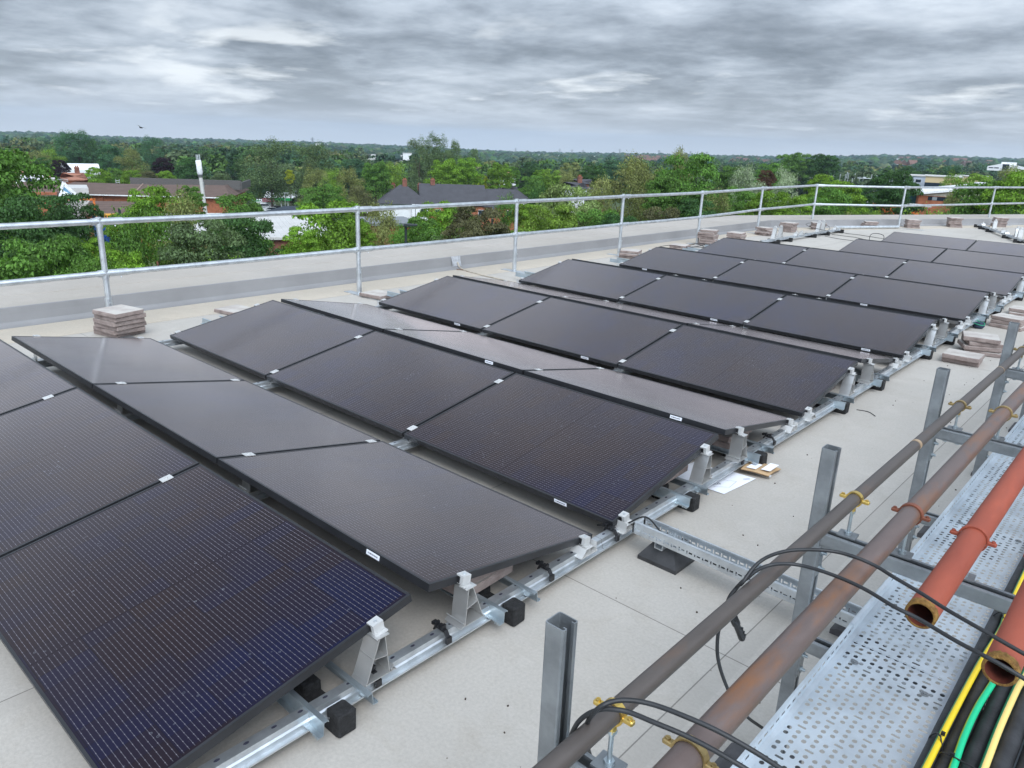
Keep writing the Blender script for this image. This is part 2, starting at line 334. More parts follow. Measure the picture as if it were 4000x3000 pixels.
# roof membrane
def membrane(name, c, seams=True):
    m, nt, b = newmat(name); t = N(nt, 'ShaderNodeTexCoord'); P = t.outputs['Object']; s = N(nt, 'ShaderNodeSeparateXYZ'); nt.links.new(P, s.inputs[0])
    big = noise(nt, P, 0.55, 6, 0.6); mid = noise(nt, P, 4.5, 7, 0.7, 0.5); fine = noise(nt, P, 70, 3, 0.7)
    cc = mixc(nt, ramp(nt, big, [(0.35, 0.0), (0.65, 1.0)]), tuple(x*0.86 for x in c), tuple(x*1.05 for x in c))
    cc = mixc(nt, math_(nt, 'MULTIPLY', ramp(nt, mid, [(0.50, 0.0), (0.72, 1.0)]), 0.55), cc, (c[0]*0.80, c[1]*0.76, c[2]*0.70))
    cc = mixc(nt, math_(nt, 'MULTIPLY', ramp(nt, noise(nt, P, 2.3, 6, 0.7), [(0.52, 0.0), (0.7, 1.0)]), 0.5), cc, tuple(min(1, x*1.22) for x in c))
    cc = mixc(nt, 0.35, cc, ramp(nt, fine, [(0.3, tuple(x*0.7 for x in c)), (0.7, tuple(min(1, x*1.2) for x in c))]))
    vo = N(nt, 'ShaderNodeTexVoronoi'); vo.inputs['Scale'].default_value = 9; nt.links.new(P, vo.inputs['Vector'])
    sel = math_(nt, 'LESS_THAN', vo.outputs['Distance'], 0.035)
    sc_ = N(nt, 'ShaderNodeSeparateColor'); nt.links.new(vo.outputs['Color'], sc_.inputs[0])
    sel = math_(nt, 'MULTIPLY', sel, math_(nt, 'GREATER_THAN', sc_.outputs[0], 0.72))
    cc = mixc(nt, math_(nt, 'MULTIPLY', sel, 0.75), cc, (0.10, 0.08, 0.06))
    tide = math_(nt, 'LESS_THAN', math_(nt, 'ABSOLUTE', math_(nt, 'SUBTRACT', noise(nt, P, 1.1, 3, 0.5), 0.52)), 0.006)
    cc = mixc(nt, math_(nt, 'MULTIPLY', tide, 0.06), cc, (c[0]*0.55, c[1]*0.5, c[2]*0.42))
    cc = mixc(nt, math_(nt, 'MULTIPLY', ramp(nt, noise(nt, P, 0.23, 4, 0.5), [(0.5, 0.0), (0.62, 1.0)]), 0.22), cc, (c[0]*0.72, c[1]*0.68, c[2]*0.60))
    if seams:
        k = math_(nt, 'MULTIPLY', math_(nt, 'ABSOLUTE', math_(nt, 'SUBTRACT', math_(nt, 'FRACT', math_(nt, 'ADD', math_(nt, 'DIVIDE', math_(nt, 'SUBTRACT', s.outputs[0], 6.08), 1.83), 0.5)), 0.5)), 1.83)
        ln = math_(nt, 'LESS_THAN', k, 0.0028)
        sgn = math_(nt, 'FRACT', math_(nt, 'DIVIDE', math_(nt, 'SUBTRACT', s.outputs[0], 6.08), 1.83))
        lap = math_(nt, 'LESS_THAN', sgn, 0.048)
        cc = mixc(nt, math_(nt, 'MULTIPLY', lap, 0.35), cc, (c[0]*0.80, c[1]*0.79, c[2]*0.78))
        cc = mixc(nt, math_(nt, 'MULTIPLY', ln, 0.62), cc, (0.06, 0.055, 0.05))
        dr = math_(nt, 'LESS_THAN', math_(nt, 'ABSOLUTE', math_(nt, 'SUBTRACT', math_(nt, 'FRACT', math_(nt, 'ADD', math_(nt, 'DIVIDE', math_(nt, 'SUBTRACT', s.outputs[1], 2.15), 6.2), 0.5)), 0.5)), 0.0005)
        cc = mixc(nt, math_(nt, 'MULTIPLY', dr, 0.6), cc, (0.06, 0.055, 0.05))
        # washer marks of the fixings along the seam
        yy = math_(nt, 'MULTIPLY', math_(nt, 'SUBTRACT', math_(nt, 'FRACT', math_(nt, 'DIVIDE', s.outputs[1], 0.31)), 0.5), 0.31)
        xx = math_(nt, 'SUBTRACT', s.outputs[0], 5.95)
        rr = math_(nt, 'SQRT', math_(nt, 'ADD', math_(nt, 'MULTIPLY', xx, xx), math_(nt, 'MULTIPLY', yy, yy)))
        rg = math_(nt, 'LESS_THAN', math_(nt, 'ABSOLUTE', math_(nt, 'SUBTRACT', rr, 0.028)), 0.007)
        rg = math_(nt, 'MULTIPLY', rg, ramp(nt, noise(nt, P, 9, 3), [(0.4, 0.0), (0.62, 0.6)]))
        cc = mixc(nt, rg, cc, tuple(min(1, x*1.3) for x in c))
    nt.links.new(cc, b.inputs['Base Color']); b.inputs['Roughness'].default_value = 0.72
    bn = N(nt, 'ShaderNodeBump'); bn.inputs['Strength'].default_value = 0.25; bn.inputs['Distance'].default_value = 0.004
    nt.links.new(math_(nt, 'ADD', fine, math_(nt, 'MULTIPLY', mid, 2)), bn.inputs['Height']); nt.links.new(bn.outputs[0], b.inputs['Normal'])
    return m
Mt['roof'] = membrane('grey_roof_membrane', (0.455, 0.424, 0.382))
Mt['roof_edge'] = membrane('cream_roof_membrane', (0.50, 0.44, 0.36), False)
Mt['kerb_top'] = membrane('kerb_membrane', (0.41, 0.375, 0.335), False)
Mt['kerb_face'] = mat('grey_metal_upstand', (0.27, 0.265, 0.265), 0.55, 0.1, 0.06, 1.2, 0.1, 3)
# solar glass
def solar():
    m, nt, b = newmat('black_solar_glass'); t = N(nt, 'ShaderNodeTexCoord'); P = t.outputs['Object']; s = N(nt, 'ShaderNodeSeparateXYZ'); nt.links.new(P, s.inputs[0])
    oi = N(nt, 'ShaderNodeObjectInfo')
    X, Y = s.outputs[0], s.outputs[1]
    yy = math_(nt, 'DIVIDE', math_(nt, 'SUBTRACT', Y, 0.0195), 0.01847)      # 60 busbars
    fy = math_(nt, 'ABSOLUTE', math_(nt, 'SUBTRACT', math_(nt, 'FRACT', yy), 0.5))
    inb = math_(nt, 'MULTIPLY', math_(nt, 'MULTIPLY', math_(nt, 'GREATER_THAN', Y, 0.0195), math_(nt, 'LESS_THAN', Y, 1.1275)),
                math_(nt, 'MULTIPLY', math_(nt, 'GREATER_THAN', X, 0.022), math_(nt, 'LESS_THAN', X, 1.70)))
    line = math_(nt, 'LESS_THAN', fy, 0.029)
    mid = math_(nt, 'GREATER_THAN', math_(nt, 'ABSOLUTE', math_(nt, 'SUBTRACT', X, 0.861)), 0.006)
    xf = math_(nt, 'FRACT', math_(nt, 'DIVIDE', X, 0.0309))
    dot = math_(nt, 'MULTIPLY', math_(nt, 'LESS_THAN', math_(nt, 'ABSOLUTE', math_(nt, 'SUBTRACT', xf, 0.5)), 0.06), math_(nt, 'LESS_THAN', fy, 0.075))
    lm = math_(nt, 'MULTIPLY', math_(nt, 'MULTIPLY', math_(nt, 'MAXIMUM', math_(nt, 'MULTIPLY', line, 0.62), math_(nt, 'MULTIPLY', dot, 0.85)), inb), mid)
    cellx = math_(nt, 'LESS_THAN', math_(nt, 'FRACT', math_(nt, 'DIVIDE', math_(nt, 'SUBTRACT', X, 0.0225), 0.0929)), 0.022)
    celly = math_(nt, 'LESS_THAN', math_(nt, 'FRACT', math_(nt, 'DIVIDE', math_(nt, 'SUBTRACT', Y, 0.0195), 0.1847)), 0.014)
    nv = noise(nt, combine(nt, math_(nt, 'ADD', X, math_(nt, 'MULTIPLY', oi.outputs['Random'], 37.0)), Y, 0.0), 0.75, 2, 0.5)
    wn = N(nt, 'ShaderNodeTexWhiteNoise', noise_dimensions='2D')
    ci = combine(nt, math_(nt, 'FLOOR', math_(nt, 'DIVIDE', math_(nt, 'SUBTRACT', X, 0.0225), 0.0929)), math_(nt, 'FLOOR', math_(nt, 'DIVIDE', math_(nt, 'SUBTRACT', Y, 0.0195), 0.1847)), 0.0)
    nt.links.new(ci, wn.inputs['Vector'])
    cf = math_(nt, 'ADD', math_(nt, 'MULTIPLY', nv, 1.1), math_(nt, 'MULTIPLY', math_(nt, 'SUBTRACT', wn.outputs['Value'], 0.5), 0.25))
    cell = ramp(nt, cf, [(0.30, (0.020, 0.012, 0.012)), (0.58, (0.015, 0.011, 0.017)), (0.85, (0.009, 0.010, 0.031))])
    cc = mixc(nt, math_(nt, 'MULTIPLY', math_(nt, 'MAXIMUM', cellx, celly), 0.6), cell, (0.007, 0.007, 0.009))
    cc = mixc(nt, lm, cc, (0.22, 0.21, 0.24))
    # dried rain spots and dust, a few dark grits
    vo = N(nt, 'ShaderNodeTexVoronoi'); vo.inputs['Scale'].default_value = 38; nt.links.new(combine(nt, math_(nt, 'ADD', X, math_(nt, 'MULTIPLY', oi.outputs['Random'], 11.0)), Y, 0.0), vo.inputs['Vector'])
    ring = math_(nt, 'LESS_THAN', math_(nt, 'ABSOLUTE', math_(nt, 'SUBTRACT', vo.outputs['Distance'], 0.16)), 0.05)
    pick = N(nt, 'ShaderNodeSeparateColor'); nt.links.new(vo.outputs['Color'], pick.inputs[0])
    ring = math_(nt, 'MULTIPLY', ring, math_(nt, 'GREATER_THAN', pick.outputs[0], 0.80))
    patch = ramp(nt, noise(nt, P, 2.2, 3), [(0.50, 0.0), (0.66, 0.32)])
    cc = mixc(nt, math_(nt, 'MULTIPLY', ring, patch), cc, (0.35, 0.37, 0.42))
    nt.links.new(cc, b.inputs['Base Color'])
    b.inputs['Specular IOR Level'].default_value = 0.0
    nt.links.new(math_(nt, 'ADD', 0.10, math_(nt, 'MULTIPLY', noise(nt, P, 3.0, 4), 0.06)), b.inputs['Roughness'])
    bn = N(nt, 'ShaderNodeBump'); bn.inputs['Strength'].default_value = 0.10; bn.inputs['Distance'].default_value = 0.02
    nt.links.new(noise(nt, P, 1.7, 2), bn.inputs['Height']); nt.links.new(bn.outputs[0], b.inputs['Normal'])
    # anti-reflective glass: almost no mirror face-on, rising steeply at grazing angles
    gl = N(nt, 'ShaderNodeBsdfGlossy'); gl.inputs[0].default_value = (1.0, 0.92, 0.89, 1); nt.links.new(bn.outputs[0], gl.inputs['Normal'])
    nt.links.new(math_(nt, 'ADD', 0.11, math_(nt, 'MULTIPLY', noise(nt, P, 3.0, 4), 0.07)), gl.inputs['Roughness'])
    lw = N(nt, 'ShaderNodeLayerWeight'); lw.inputs['Blend'].default_value = 0.5
    fr_ = math_(nt, 'ADD', 0.010, math_(nt, 'MULTIPLY', math_(nt, 'POWER', lw.outputs['Facing'], 4.6), 1.50), clamp=True)
    mx = N(nt, 'ShaderNodeMixShader'); nt.links.new(fr_, mx.inputs[0]); nt.links.new(b.outputs[0], mx.inputs[1]); nt.links.new(gl.outputs[0], mx.inputs[2]); nt.links.new(mx.outputs[0], nt.nodes['Material Output'].inputs[0])
    return m
Mt['solar'] = solar()
# foliage: colour from the object, clumps from noise
def foliage(name='foliage', fixed=None):
    m, nt, b = newmat(name); oi = N(nt, 'ShaderNodeObjectInfo'); g = N(nt, 'ShaderNodeNewGeometry'); t = N(nt, 'ShaderNodeTexCoord')
    f = noise(nt, g.outputs['Position'], 0.55 if fixed is None else 0.09, 4, 0.7); q = N(nt, 'ShaderNodeTexWhiteNoise', noise_dimensions='1D')
    nt.links.new(g.outputs['Random Per Island'], q.inputs['W'])
    v = math_(nt, 'ADD', math_(nt, 'MULTIPLY', f, 0.9), math_(nt, 'MULTIPLY', math_(nt, 'SUBTRACT', q.outputs['Value'], 0.5), 0.5 if fixed is None else 0.22))
    br = ramp(nt, v, [(0.2, 0.42), (0.5, 1.0), (0.8, 1.8)])
    if fixed is None: c = oi.outputs['Color']
    else:
        at_ = N(nt, 'ShaderNodeAttribute'); at_.attribute_name = 'tint'; c = at_.outputs['Color']
    cc = mixc(nt, 1.0, c, br, 'MULTIPLY')
    nt.links.new(cc, b.inputs['Base Color']); b.inputs['Roughness'].default_value = 0.6; b.inputs['Specular IOR Level'].default_value = 0.25
    if fixed is None:
        tr = N(nt, 'ShaderNodeBsdfTranslucent'); nt.links.new(mixc(nt, 1.0, cc, (1.3, 1.5, 0.6), 'MULTIPLY'), tr.inputs[0])
        mx = N(nt, 'ShaderNodeMixShader'); mx.inputs[0].default_value = 0.28
        nt.links.new(b.outputs[0], mx.inputs[1]); nt.links.new(tr.outputs[0], mx.inputs[2])
        nt.links.new(mx.outputs[0], nt.nodes['Material Output'].inputs[0])
    return m
Mt['leaf'] = foliage(); Mt['wood_far'] = foliage('far_woodland', 1)
def ground_mat():
    m, nt, b = newmat('meadow_ground'); t = N(nt, 'ShaderNodeTexCoord'); P = t.outputs['Object']
    c = ramp(nt, noise(nt, P, 0.012, 6, 0.65), [(0.35, (0.028, 0.052, 0.018)), (0.5, (0.05, 0.085, 0.028)), (0.66, (0.12, 0.13, 0.06))])
    c = mixc(nt, 0.4, c, ramp(nt, noise(nt, P, 0.35, 5), [(0.3, (0.02, 0.04, 0.012)), (0.7, (0.09, 0.12, 0.04))]))
    nt.links.new(c, b.inputs['Base Color']); b.inputs['Roughness'].default_value = 0.95
    return m
Mt['ground'] = ground_mat()
# ================================================================== ROOF
D2 = (0.407, 0.9134); N2 = (-0.9134, 0.407)
def corner(o): return (-1.85-o, 20.4+0.193*o)
def far2(o, s): return (-1.85+o*N2[0]+s*D2[0], 20.4+o*N2[1]+s*D2[1])
def seg(o): return [(-1.85-o, -14.0), corner(o), far2(o, 34.0)]
rb = MB(); c0 = seg(0.02)
poly = [c0[0], (13.0, -14.0), (13.0, c0[2][1]), c0[2], c0[1]]
rb.prism(poly, 'z', -0.25, 0.0)
rb.build('roof', Mt['roof'], kind='structure')
eb = MB()                                              # cream edge sheet, lapped over the field sheets
a, b = seg(0.0), seg(-0.62)
for i in range(2): eb.add([(*a[i], 0.004), (*b[i], 0.004), (*b[i+1], 0.004), (*a[i+1], 0.004)], [(0, 1, 2, 3)])
for i in range(2): eb.add([(*b[i], 0.0), (*b[i+1], 0.0), (*b[i+1], 0.004), (*b[i], 0.004)], [(0, 1, 2, 3)])
eb.build('roof_edge_sheet', Mt['roof_edge'], kind='structure')
pr_ = thing('parapet', 'low wide parapet with pale membrane top and grey upstand round the flat roof', 'parapet', (-2.6, 5, 0))
def band(name, m, o0, z0, o1, z1, parent):
    mb = MB(); A, B = seg(o0), seg(o1)
    P = Vector(parent.location)
    for i in range(2): mb.add([(A[i][0]-P.x, A[i][1]-P.y, z0), (A[i+1][0]-P.x, A[i+1][1]-P.y, z0), (B[i+1][0]-P.x, B[i+1][1]-P.y, z1), (B[i][0]-P.x, B[i][1]-P.y, z1)], [(3, 2, 1, 0)])
    return mb, name, m
def bandset(name, m, pts, parent):
    M_ = MB()
    for (o0, z0), (o1, z1) in zip(pts, pts[1:]):
        mb, _, _ = band(name, m, o0, z0, o1, z1, parent); M_.add(mb.v, mb.f)
    return M_.build(name, m, parent)
bandset('fillet', Mt['kerb_face'], [(0.0, 0.005), (0.05, 0.022), (0.085, 0.05)], pr_)
bandset('upstand', Mt['kerb_face'], [(0.085, 0.05), (0.10, 0.125), (0.101, 0.126), (0.112, 0.198), (0.13, 0.203)], pr_)
bandset('coping', Mt['kerb_top'], [(0.13, 0.203), (0.70, 0.206), (0.701, 0.210), (1.36, 0.214), (1.40, 0.20), (1.41, 0.10)], pr_)
bw = MB(); o_ = seg(1.37); bw.prism([(p[0]+2.6, p[1]-5) for p in [o_[0], (13.4, -14.0), (13.4, o_[2][1]), o_[2], o_[1]]], 'z', -14.0, -0.26)
bw.build('outer_wall', Mt['brick2'], pr_)
lead = MB()
for (x, y) in ((-1.955, 8.22),):
    g = 7; vs = []; fs = []
    for i in range(g):
        for j in range(g):
            u, v = i/(g-1), j/(g-1); off = 0.003*math.sin(9*u+5*v)+random.uniform(0, 0.004)
            vs.append((x+2.6+0.036-0.038*v+off, y-5+(u-0.5)*0.20, 0.045+0.162*v))
    for i in range(g-1):
        for j in range(g-1): fs.append((i*g+j, i*g+j+1, (i+1)*g+j+1, (i+1)*g+j))
    lead.add(vs, [f[::-1] for f in fs], True)
lead.build('lead_patch', mat('crumpled_lead', (0.50, 0.51, 0.53), 0.5, 0.4, 0.15, 20, 0.4, 30), pr_, label='crumpled silver patch over the upstand where a pale cable enters')
# ------------------------------------------------------------------ guardrail
gr = thing('guardrail', 'galvanised tubular guardrail with two horizontal rails standing along the parapet', 'guardrail', (-1.25, 9, 0))
def L_(p, o): return (p[0]-o[0], p[1]-o[1], p[2]-o[2])
GO = (-1.25, 9, 0)
posts = [(-1.17, -0.78), (-1.19, 2.45), (-1.18, 5.67), (-1.21, 8.86), (-1.24, 11.95), (-1.23, 15.0), (-1.47, 18.55), (-1.446, 22.09), (0.30, 24.33), (1.64, 29.4), (3.0, 34.5)]
TOPZ = [1.13]*6+[1.145, 1.16, 1.18, 1.18, 1.18]
dirs = []
for i in range(len(posts)):
    a = posts[i]; b = posts[min(i+1, len(posts)-1)]
    if b == a: a = posts[i-1]
    d = np.array(b)-np.array(a); dirs.append(d/np.linalg.norm(d))
for i in range(len(posts)-1):
    a, b = posts[i], posts[i+1]
    for z, nm in ((1.13, 'top_rail'), (0.60, 'mid_rail')):
        za, zb_ = TOPZ[i]-1.13+z, TOPZ[i+1]-1.13+z
        MB().tube([L_((a[0], a[1], za), GO), L_(((a[0]+b[0])/2, (a[1]+b[1])/2, (za+zb_)/2-0.004), GO), L_((b[0], b[1], zb_), GO)], 0.0300, 16, caps=False).build(nm, Mt['galv'], gr)
for i, (x, y) in enumerate(posts):
    d = dirs[i]; 
    p = MB(); p.tube([L_((x, y, 0.02), GO), L_((x, y, TOPZ[i]+0.045), GO)], 0.0290, 16)
    p.build('post', Mt['galv'], gr)
    s = MB(); s.tube([L_((x, y, 0.012), GO), L_((x, y, 0.34), GO)], 0.0345, 16); s.cbox(L_((x+0.038, y, 0.29), GO), (0.02, 0.016, 0.016)); s.build('socket', Mt['galv'], gr)
    MB().cbox(L_((x+0.24, y-0.03, 0.006), GO), (0.95, 0.12, 0.010)).build('base_plate', Mt['galv'], gr)
    for z in (1.13, 0.60):
        z = z+TOPZ[i]-1.13; f = MB(); c = np.array([x, y, z]); dd = np.array([d[0], d[1], 0])
        f.tube([L_(c-dd*0.07, GO), L_(c+dd*0.23, GO)], 0.0370, 16)
        f.tube([L_((x, y, z-0.055), GO), L_((x, y, z+0.036), GO)], 0.0360, 16)
        for k in (0.0, 0.15): 
            q = c+dd*k+np.array([0.014, 0, -0.040]); f.tube([L_(q, GO), L_(q+np.array([0.004, 0, -0.012]), GO)], 0.007, 6)
        f.build('coupling', Mt['galv'], gr)
# ================================================================== SOLAR ARRAY
W, TL, GR_, GV, LP, PX = 1.1468, 0.1801, 0.0977, 0.1819, 1.722, 1.742
WC, HS = W*math.cos(TL), W*math.sin(TL); ZL = 0.160; PER = 2*WC+GR_+GV
def make_panel(sticker):
    root = thing('solar_panel', 'x', 'solar panel', group='black solar panels on the roof')
    g = MB(); g.add([(0.010, 0.010, -0.0012), (LP-0.010, 0.010, -0.0012), (LP-0.010, W-0.010, -0.0012), (0.010, W-0.010, -0.0012)], [(0, 1, 2, 3)])
    g.add([(0.010, 0.010, -0.006), (0.010, W-0.010, -0.006), (LP-0.010, W-0.010, -0.006), (LP-0.010, 0.010, -0.006)], [(0, 1, 2, 3)])
    g.build('glass', Mt['solar'], root)
    f = MB(); t = 0.0115; h = 0.035
    f.box((0, 0, -h), (LP, t, 0)); f.box((0, W-t, -h), (LP, W, 0)); f.box((0, t, -h), (t, W-t, 0)); f.box((LP-t, t, -h), (LP, W-t, 0))
    f.box((t, t, -h), (LP-t, t+0.02, -h+0.002)); f.box((t, W-t-0.02, -h), (LP-t, W-t, -h+0.002))
    f.build('frame', Mt['blackf'], root)
    j = MB().bevbox((LP/2, W-0.2, -0.016), (0.09, 0.06, 0.018), 0.004); j.build('junction_box', Mt['plastic'], root)
    if sticker is not None:
        side, sx = sticker
        y0 = -0.0006 if side == 'l' else W+0.0006; sg = 1 if side == 'l' else -1
        s = MB(); s.box((sx-0.045, min(y0, y0+sg*0.0004), -0.029), (sx+0.045, max(y0, y0+sg*0.0004), -0.006)); st = s.build('sticker', Mt['paper'], root)
        bars = MB(); x = sx-0.034; yb = y0-sg*0.0006
        while x < sx+0.034:
            w_ = random.choice((0.0012, 0.002, 0.003)); bars.add([(x, yb, -0.021), (x+w_, yb, -0.021), (x+w_, yb, -0.014), (x, yb, -0.014)], [(0, 1, 2, 3)]); x += w_+random.choice((0.001, 0.002))
        bars.build('barcode', Mt['ink'], st)
    return root
protos = {}
ROWN = ['first', 'second', 'third', 'fourth', 'fifth', 'sixth', 'seventh', 'eighth', 'ninth', 'tenth', 'eleventh', 'twelfth', 'thirteenth', 'fourteenth', 'fifteenth']
COLN = ['guardrail end', 'middle', 'walkway end']
def row_geo(r):
    n = (r-1)//2; y0 = n*PER
    if r % 2: return y0, ZL, TL
    return y0+WC+GR_, ZL+HS, -TL
for r in range(1, 16):
    for k in range(3):
        if r > 12 and k == 0: continue
        y, z, a = row_geo(r)
        low_near = r % 2 == 1
        sx = LP-0.36 if (r in (2, 3, 4, 5, 7, 8)) else 0.5
        key = ('l', round(sx, 2)) if (r, k) in ((2, 2), (3, 2), (4, 2), (5, 0), (5, 1), (4, 1), (7, 1), (7, 2), (9, 0), (9, 2), (11, 0), (11, 1), (13, 1)) else None
        if key not in protos: protos[key] = make_panel(key); p = protos[key]
        else: p = copy_tree(protos[key])
        p.location = (k*PX, y, z); p.rotation_euler = (a, 0, 0)
        cn = COLN[k] if r < 13 else ('', 'guardrail end', 'second')[k]
        tilt = 'sloping down towards the viewer' if low_near else 'sloping down away from the viewer'
        p['label'] = 'black solar panel, %s of the %s row from the front, %s' % (cn, ROWN[r-1], 'low edge nearest' if low_near else 'high edge nearest')
# mounting rails
RAILX = [-0.012, 1.732, 3.474, 5.200]
ZR = 0.048
RAILN = ['under the guardrail end of the panels', 'under the seam between first and second panels', 'under the seam between second and third panels', 'along the walkway end of the panels']
omega = [(-0.046, 0.012), (-0.030, 0.012), (-0.026, 0.036), (-0.014, 0.048), (-0.012, 0.058), (0.012, 0.058), (0.014, 0.048), (0.026, 0.036), (0.030, 0.012), (0.046, 0.012)]
def rail_section(parent, x, y0, y1, m=None):
    mb = MB()
    # outer skin of the top-hat profile, with 1.5 mm wall
    top = [(x+a*0.9, b) for a, b in [(-0.056, 0.013), (-0.033, 0.013), (-0.031, 0.034), (-0.024, 0.040), (-0.022, 0.062), (0.022, 0.062), (0.024, 0.040), (0.031, 0.034), (0.033, 0.013), (0.056, 0.013), (0.056, 0.019)]]
    mb.strip(top, 0.002, 'y', y0, y1)
    mb.v = [(a_, b_, c_+ZR) for a_, b_, c_ in mb.v]
    nf = len(mb.f); sl = MB(); ns = int((y1-y0)/0.105)
    for i in range(ns):
        y = y0+0.05+0.105*i; sl.prism([(x-0.004+0.006*math.cos(t), y+0.011*math.sin(t)) for t in [q*PI/5 for q in range(10)]], 'z', 0.0632+ZR, 0.0636+ZR)
    mb.add(sl.v, sl.f); o = mb.build('rail_profile', Mt['galv'], parent); o.data.materials.append(Mt['ink'])
    for i, p in enumerate(o.data.polygons):
        if i >= nf: p.material_index = 1
    return o
def slots(parent, x, ys):
    mb = MB()
    for y in ys: mb.prism([(x-0.004+0.006*math.cos(t), y+0.011*math.sin(t)) for t in [i*PI/5 for i in range(10)]], 'z', 0.0632+ZR, 0.0636+ZR)
    return mb.build('slot', Mt['ink'], parent)
def tall_foot(parent, x, yt, yb_dir, ztop, w=0.085):
    """A-shaped extrusion: sloping web faces the low side of its panel"""
    s = yb_dir; mb = MB(); zb = 0.114
    hw = w/2; t = 0.003
    topy, boty1, boty2 = yt, yt-s*0.030, yt+s*0.075
    mb.strip([(topy-s*0.012, ztop-0.006), (boty1-s*0.0, zb+0.012), (boty1-s*0.002, zb)], t, 'x', x-hw, x+hw)
    mb.strip([(topy+s*0.012, ztop-0.006), (boty2, zb+0.012), (boty2+s*0.012, zb)], t, 'x', x-hw, x+hw)
    mb.strip([(topy-s*0.030, ztop-0.004), (topy+s*0.030, ztop-0.004)], 0.004, 'x', x-hw-0.003, x+hw+0.003)
    zm = zb+(ztop-zb)*0.46; k = 0.46
    mb.strip([(boty1+(topy-s*0.012-boty1)*k, zm), (boty2+(topy+s*0.012-boty2)*k, zm+0.014)], t, 'x', x-hw, x+hw)
    mb.strip([(boty1-s*0.03, zb+0.002), (boty2+s*0.012, zb+0.002)], 0.004, 'x', x-hw, x+hw)
    mb.strip([(boty1-s*0.018, zb+0.03), (boty1-s*0.006, zb+0.016), (boty1-s*0.03, zb+0.004)], t, 'x', x-hw-0.012, x+hw+0.006)
    mb.box((x+hw-0.028, boty1-s*0.018-0.006, zb+0.004), (x+hw-0.014, boty1-s*0.018+0.006, zb+0.008))
    return mb.build('tall_foot', Mt['alu'], parent)
def low_foot(parent, x, y, s, ztop, w=0.085):
    mb = MB(); hw = w/2; zb = 0.098; t = 0.003
    mb.strip([(y-s*0.045, zb+0.002), (y-s*0.036, ztop-0.010), (y-s*0.024, ztop-0.004), (y+s*0.035, ztop-0.002), (y+s*0.060, zb+0.012), (y+s*0.075, zb+0.002)], t, 'x', x-hw, x+hw)
    mb.strip([(y+s*0.012, zb+0.002), (y+s*0.008, ztop-0.004)], t, 'x', x-hw, x+hw)
    mb.strip([(y-s*0.062, zb+0.001), (y+s*0.075, zb+0.001)], 0.004, 'x', x-hw, x+hw)
    mb.box((x-hw-0.012, y-s*0.040-0.0015, zb), (x+hw+0.005, y-s*0.040+0.0015, ztop+0.018))
    return mb.build('low_foot', Mt['white'], parent)
def end_clamp(foot, x, y, ztop, a, side=1):
    m = Matrix.Translation((x, y, ztop)) @ Matrix.Rotation(a, 4, 'X')
    mb = MB(); mb.box((-0.010*side if side > 0 else -0.03, -0.024, -0.033), (0.030 if side > 0 else 0.010, 0.024, 0.007), m)
    mb.box((0.020 if side > 0 else -0.045, -0.028, -0.040), (0.045 if side > 0 else -0.020, 0.028, -0.034), m)
    c = mb.build('end_clamp', Mt['white'], foot)
    b = MB(); q = m @ Vector((0.012*side, 0, 0.007)); b.cyl(tuple(q), 0.007, 0.004, 6); b.build('bolt', Mt['galv'], foot)
    bk = MB(); bk.box((-0.012*side-0.001, -0.0245, -0.03), (0.012*side+0.001 if side > 0 else 0.001, -0.0242, 0.0), m); bk.build('clamp_gasket', Mt['plastic'], foot)
def mid_clamp(foot, x, y, ztop, a):
    m = Matrix.Translation((x, y, ztop)) @ Matrix.Rotation(a, 4, 'X')
    mb = MB(); mb.box((-0.024, -0.030, 0.0008), (0.024, 0.030, 0.0045), m); q = m @ Vector((0, 0, 0.004)); mb.cyl(tuple(q), 0.008, 0.006, 8)
    mb.build('mid_clamp', Mt['white'], foot)
def crossbar(parent, x0, x1, y, s):
    mb = MB(); prof = [(y-s*0.012, 0.062), (y-s*0.012, 0.066), (y+s*0.010, 0.068), (y+s*0.012, 0.064)]
    mb.strip([(y+s*0.026, 0.058), (y+s*0.024, 0.052), (y+s*0.004, 0.054), (y, 0.106), (y-s*0.018, 0.106), (y-s*0.020, 0.100)], 0.0022, 'x', x0, x1)
    for i in range(3): mb.box((x1-0.035+i*0.012, y+s*0.026-0.001, 0.046), (x1-0.028+i*0.012, y+s*0.026+0.001, 0.060))
    mb.v = [(a_, b_, c_+0.014) for a_, b_, c_ in mb.v]
    return mb.build('cross_bar', Mt['galv_blue'], parent)
def pad(parent, x, y):
    mb = MB()
    mb.bevbox((x, y, 0.026), (0.27, 0.078, 0.052), 0.004, 0, 0.001)
    for sx in (-1, 1): mb.bevbox((x+sx*0.109, y, 0.048), (0.078, 0.080, 0.095), 0.006, 0, 0.0015)
    return mb.build('rubber_pad', Mt['rubber'], parent)
def strap(parent, x, y):
    mb = MB(); path = [(x-0.040, 0.05), (x-0.030, 0.070), (x+0.026, 0.070), (x+0.042, 0.045), (x+0.048, 0.018)]
    mb.strip(path, 0.006, 'y', y-0.010, y+0.010)
    for i in range(4): mb.box((x-0.05+i*0.018, y-0.012, 0.073), (x-0.038+i*0.018, y+0.012, 0.086+0.006*(i % 2)))
    mb.box((x+0.038, y-0.013, 0.02), (x+0.052, y+0.013, 0.05))
    mb.v = [(a_, b_, c_+ZR) for a_, b_, c_ in mb.v]
    return mb.build('cable_clip', Mt['plastic'], parent)
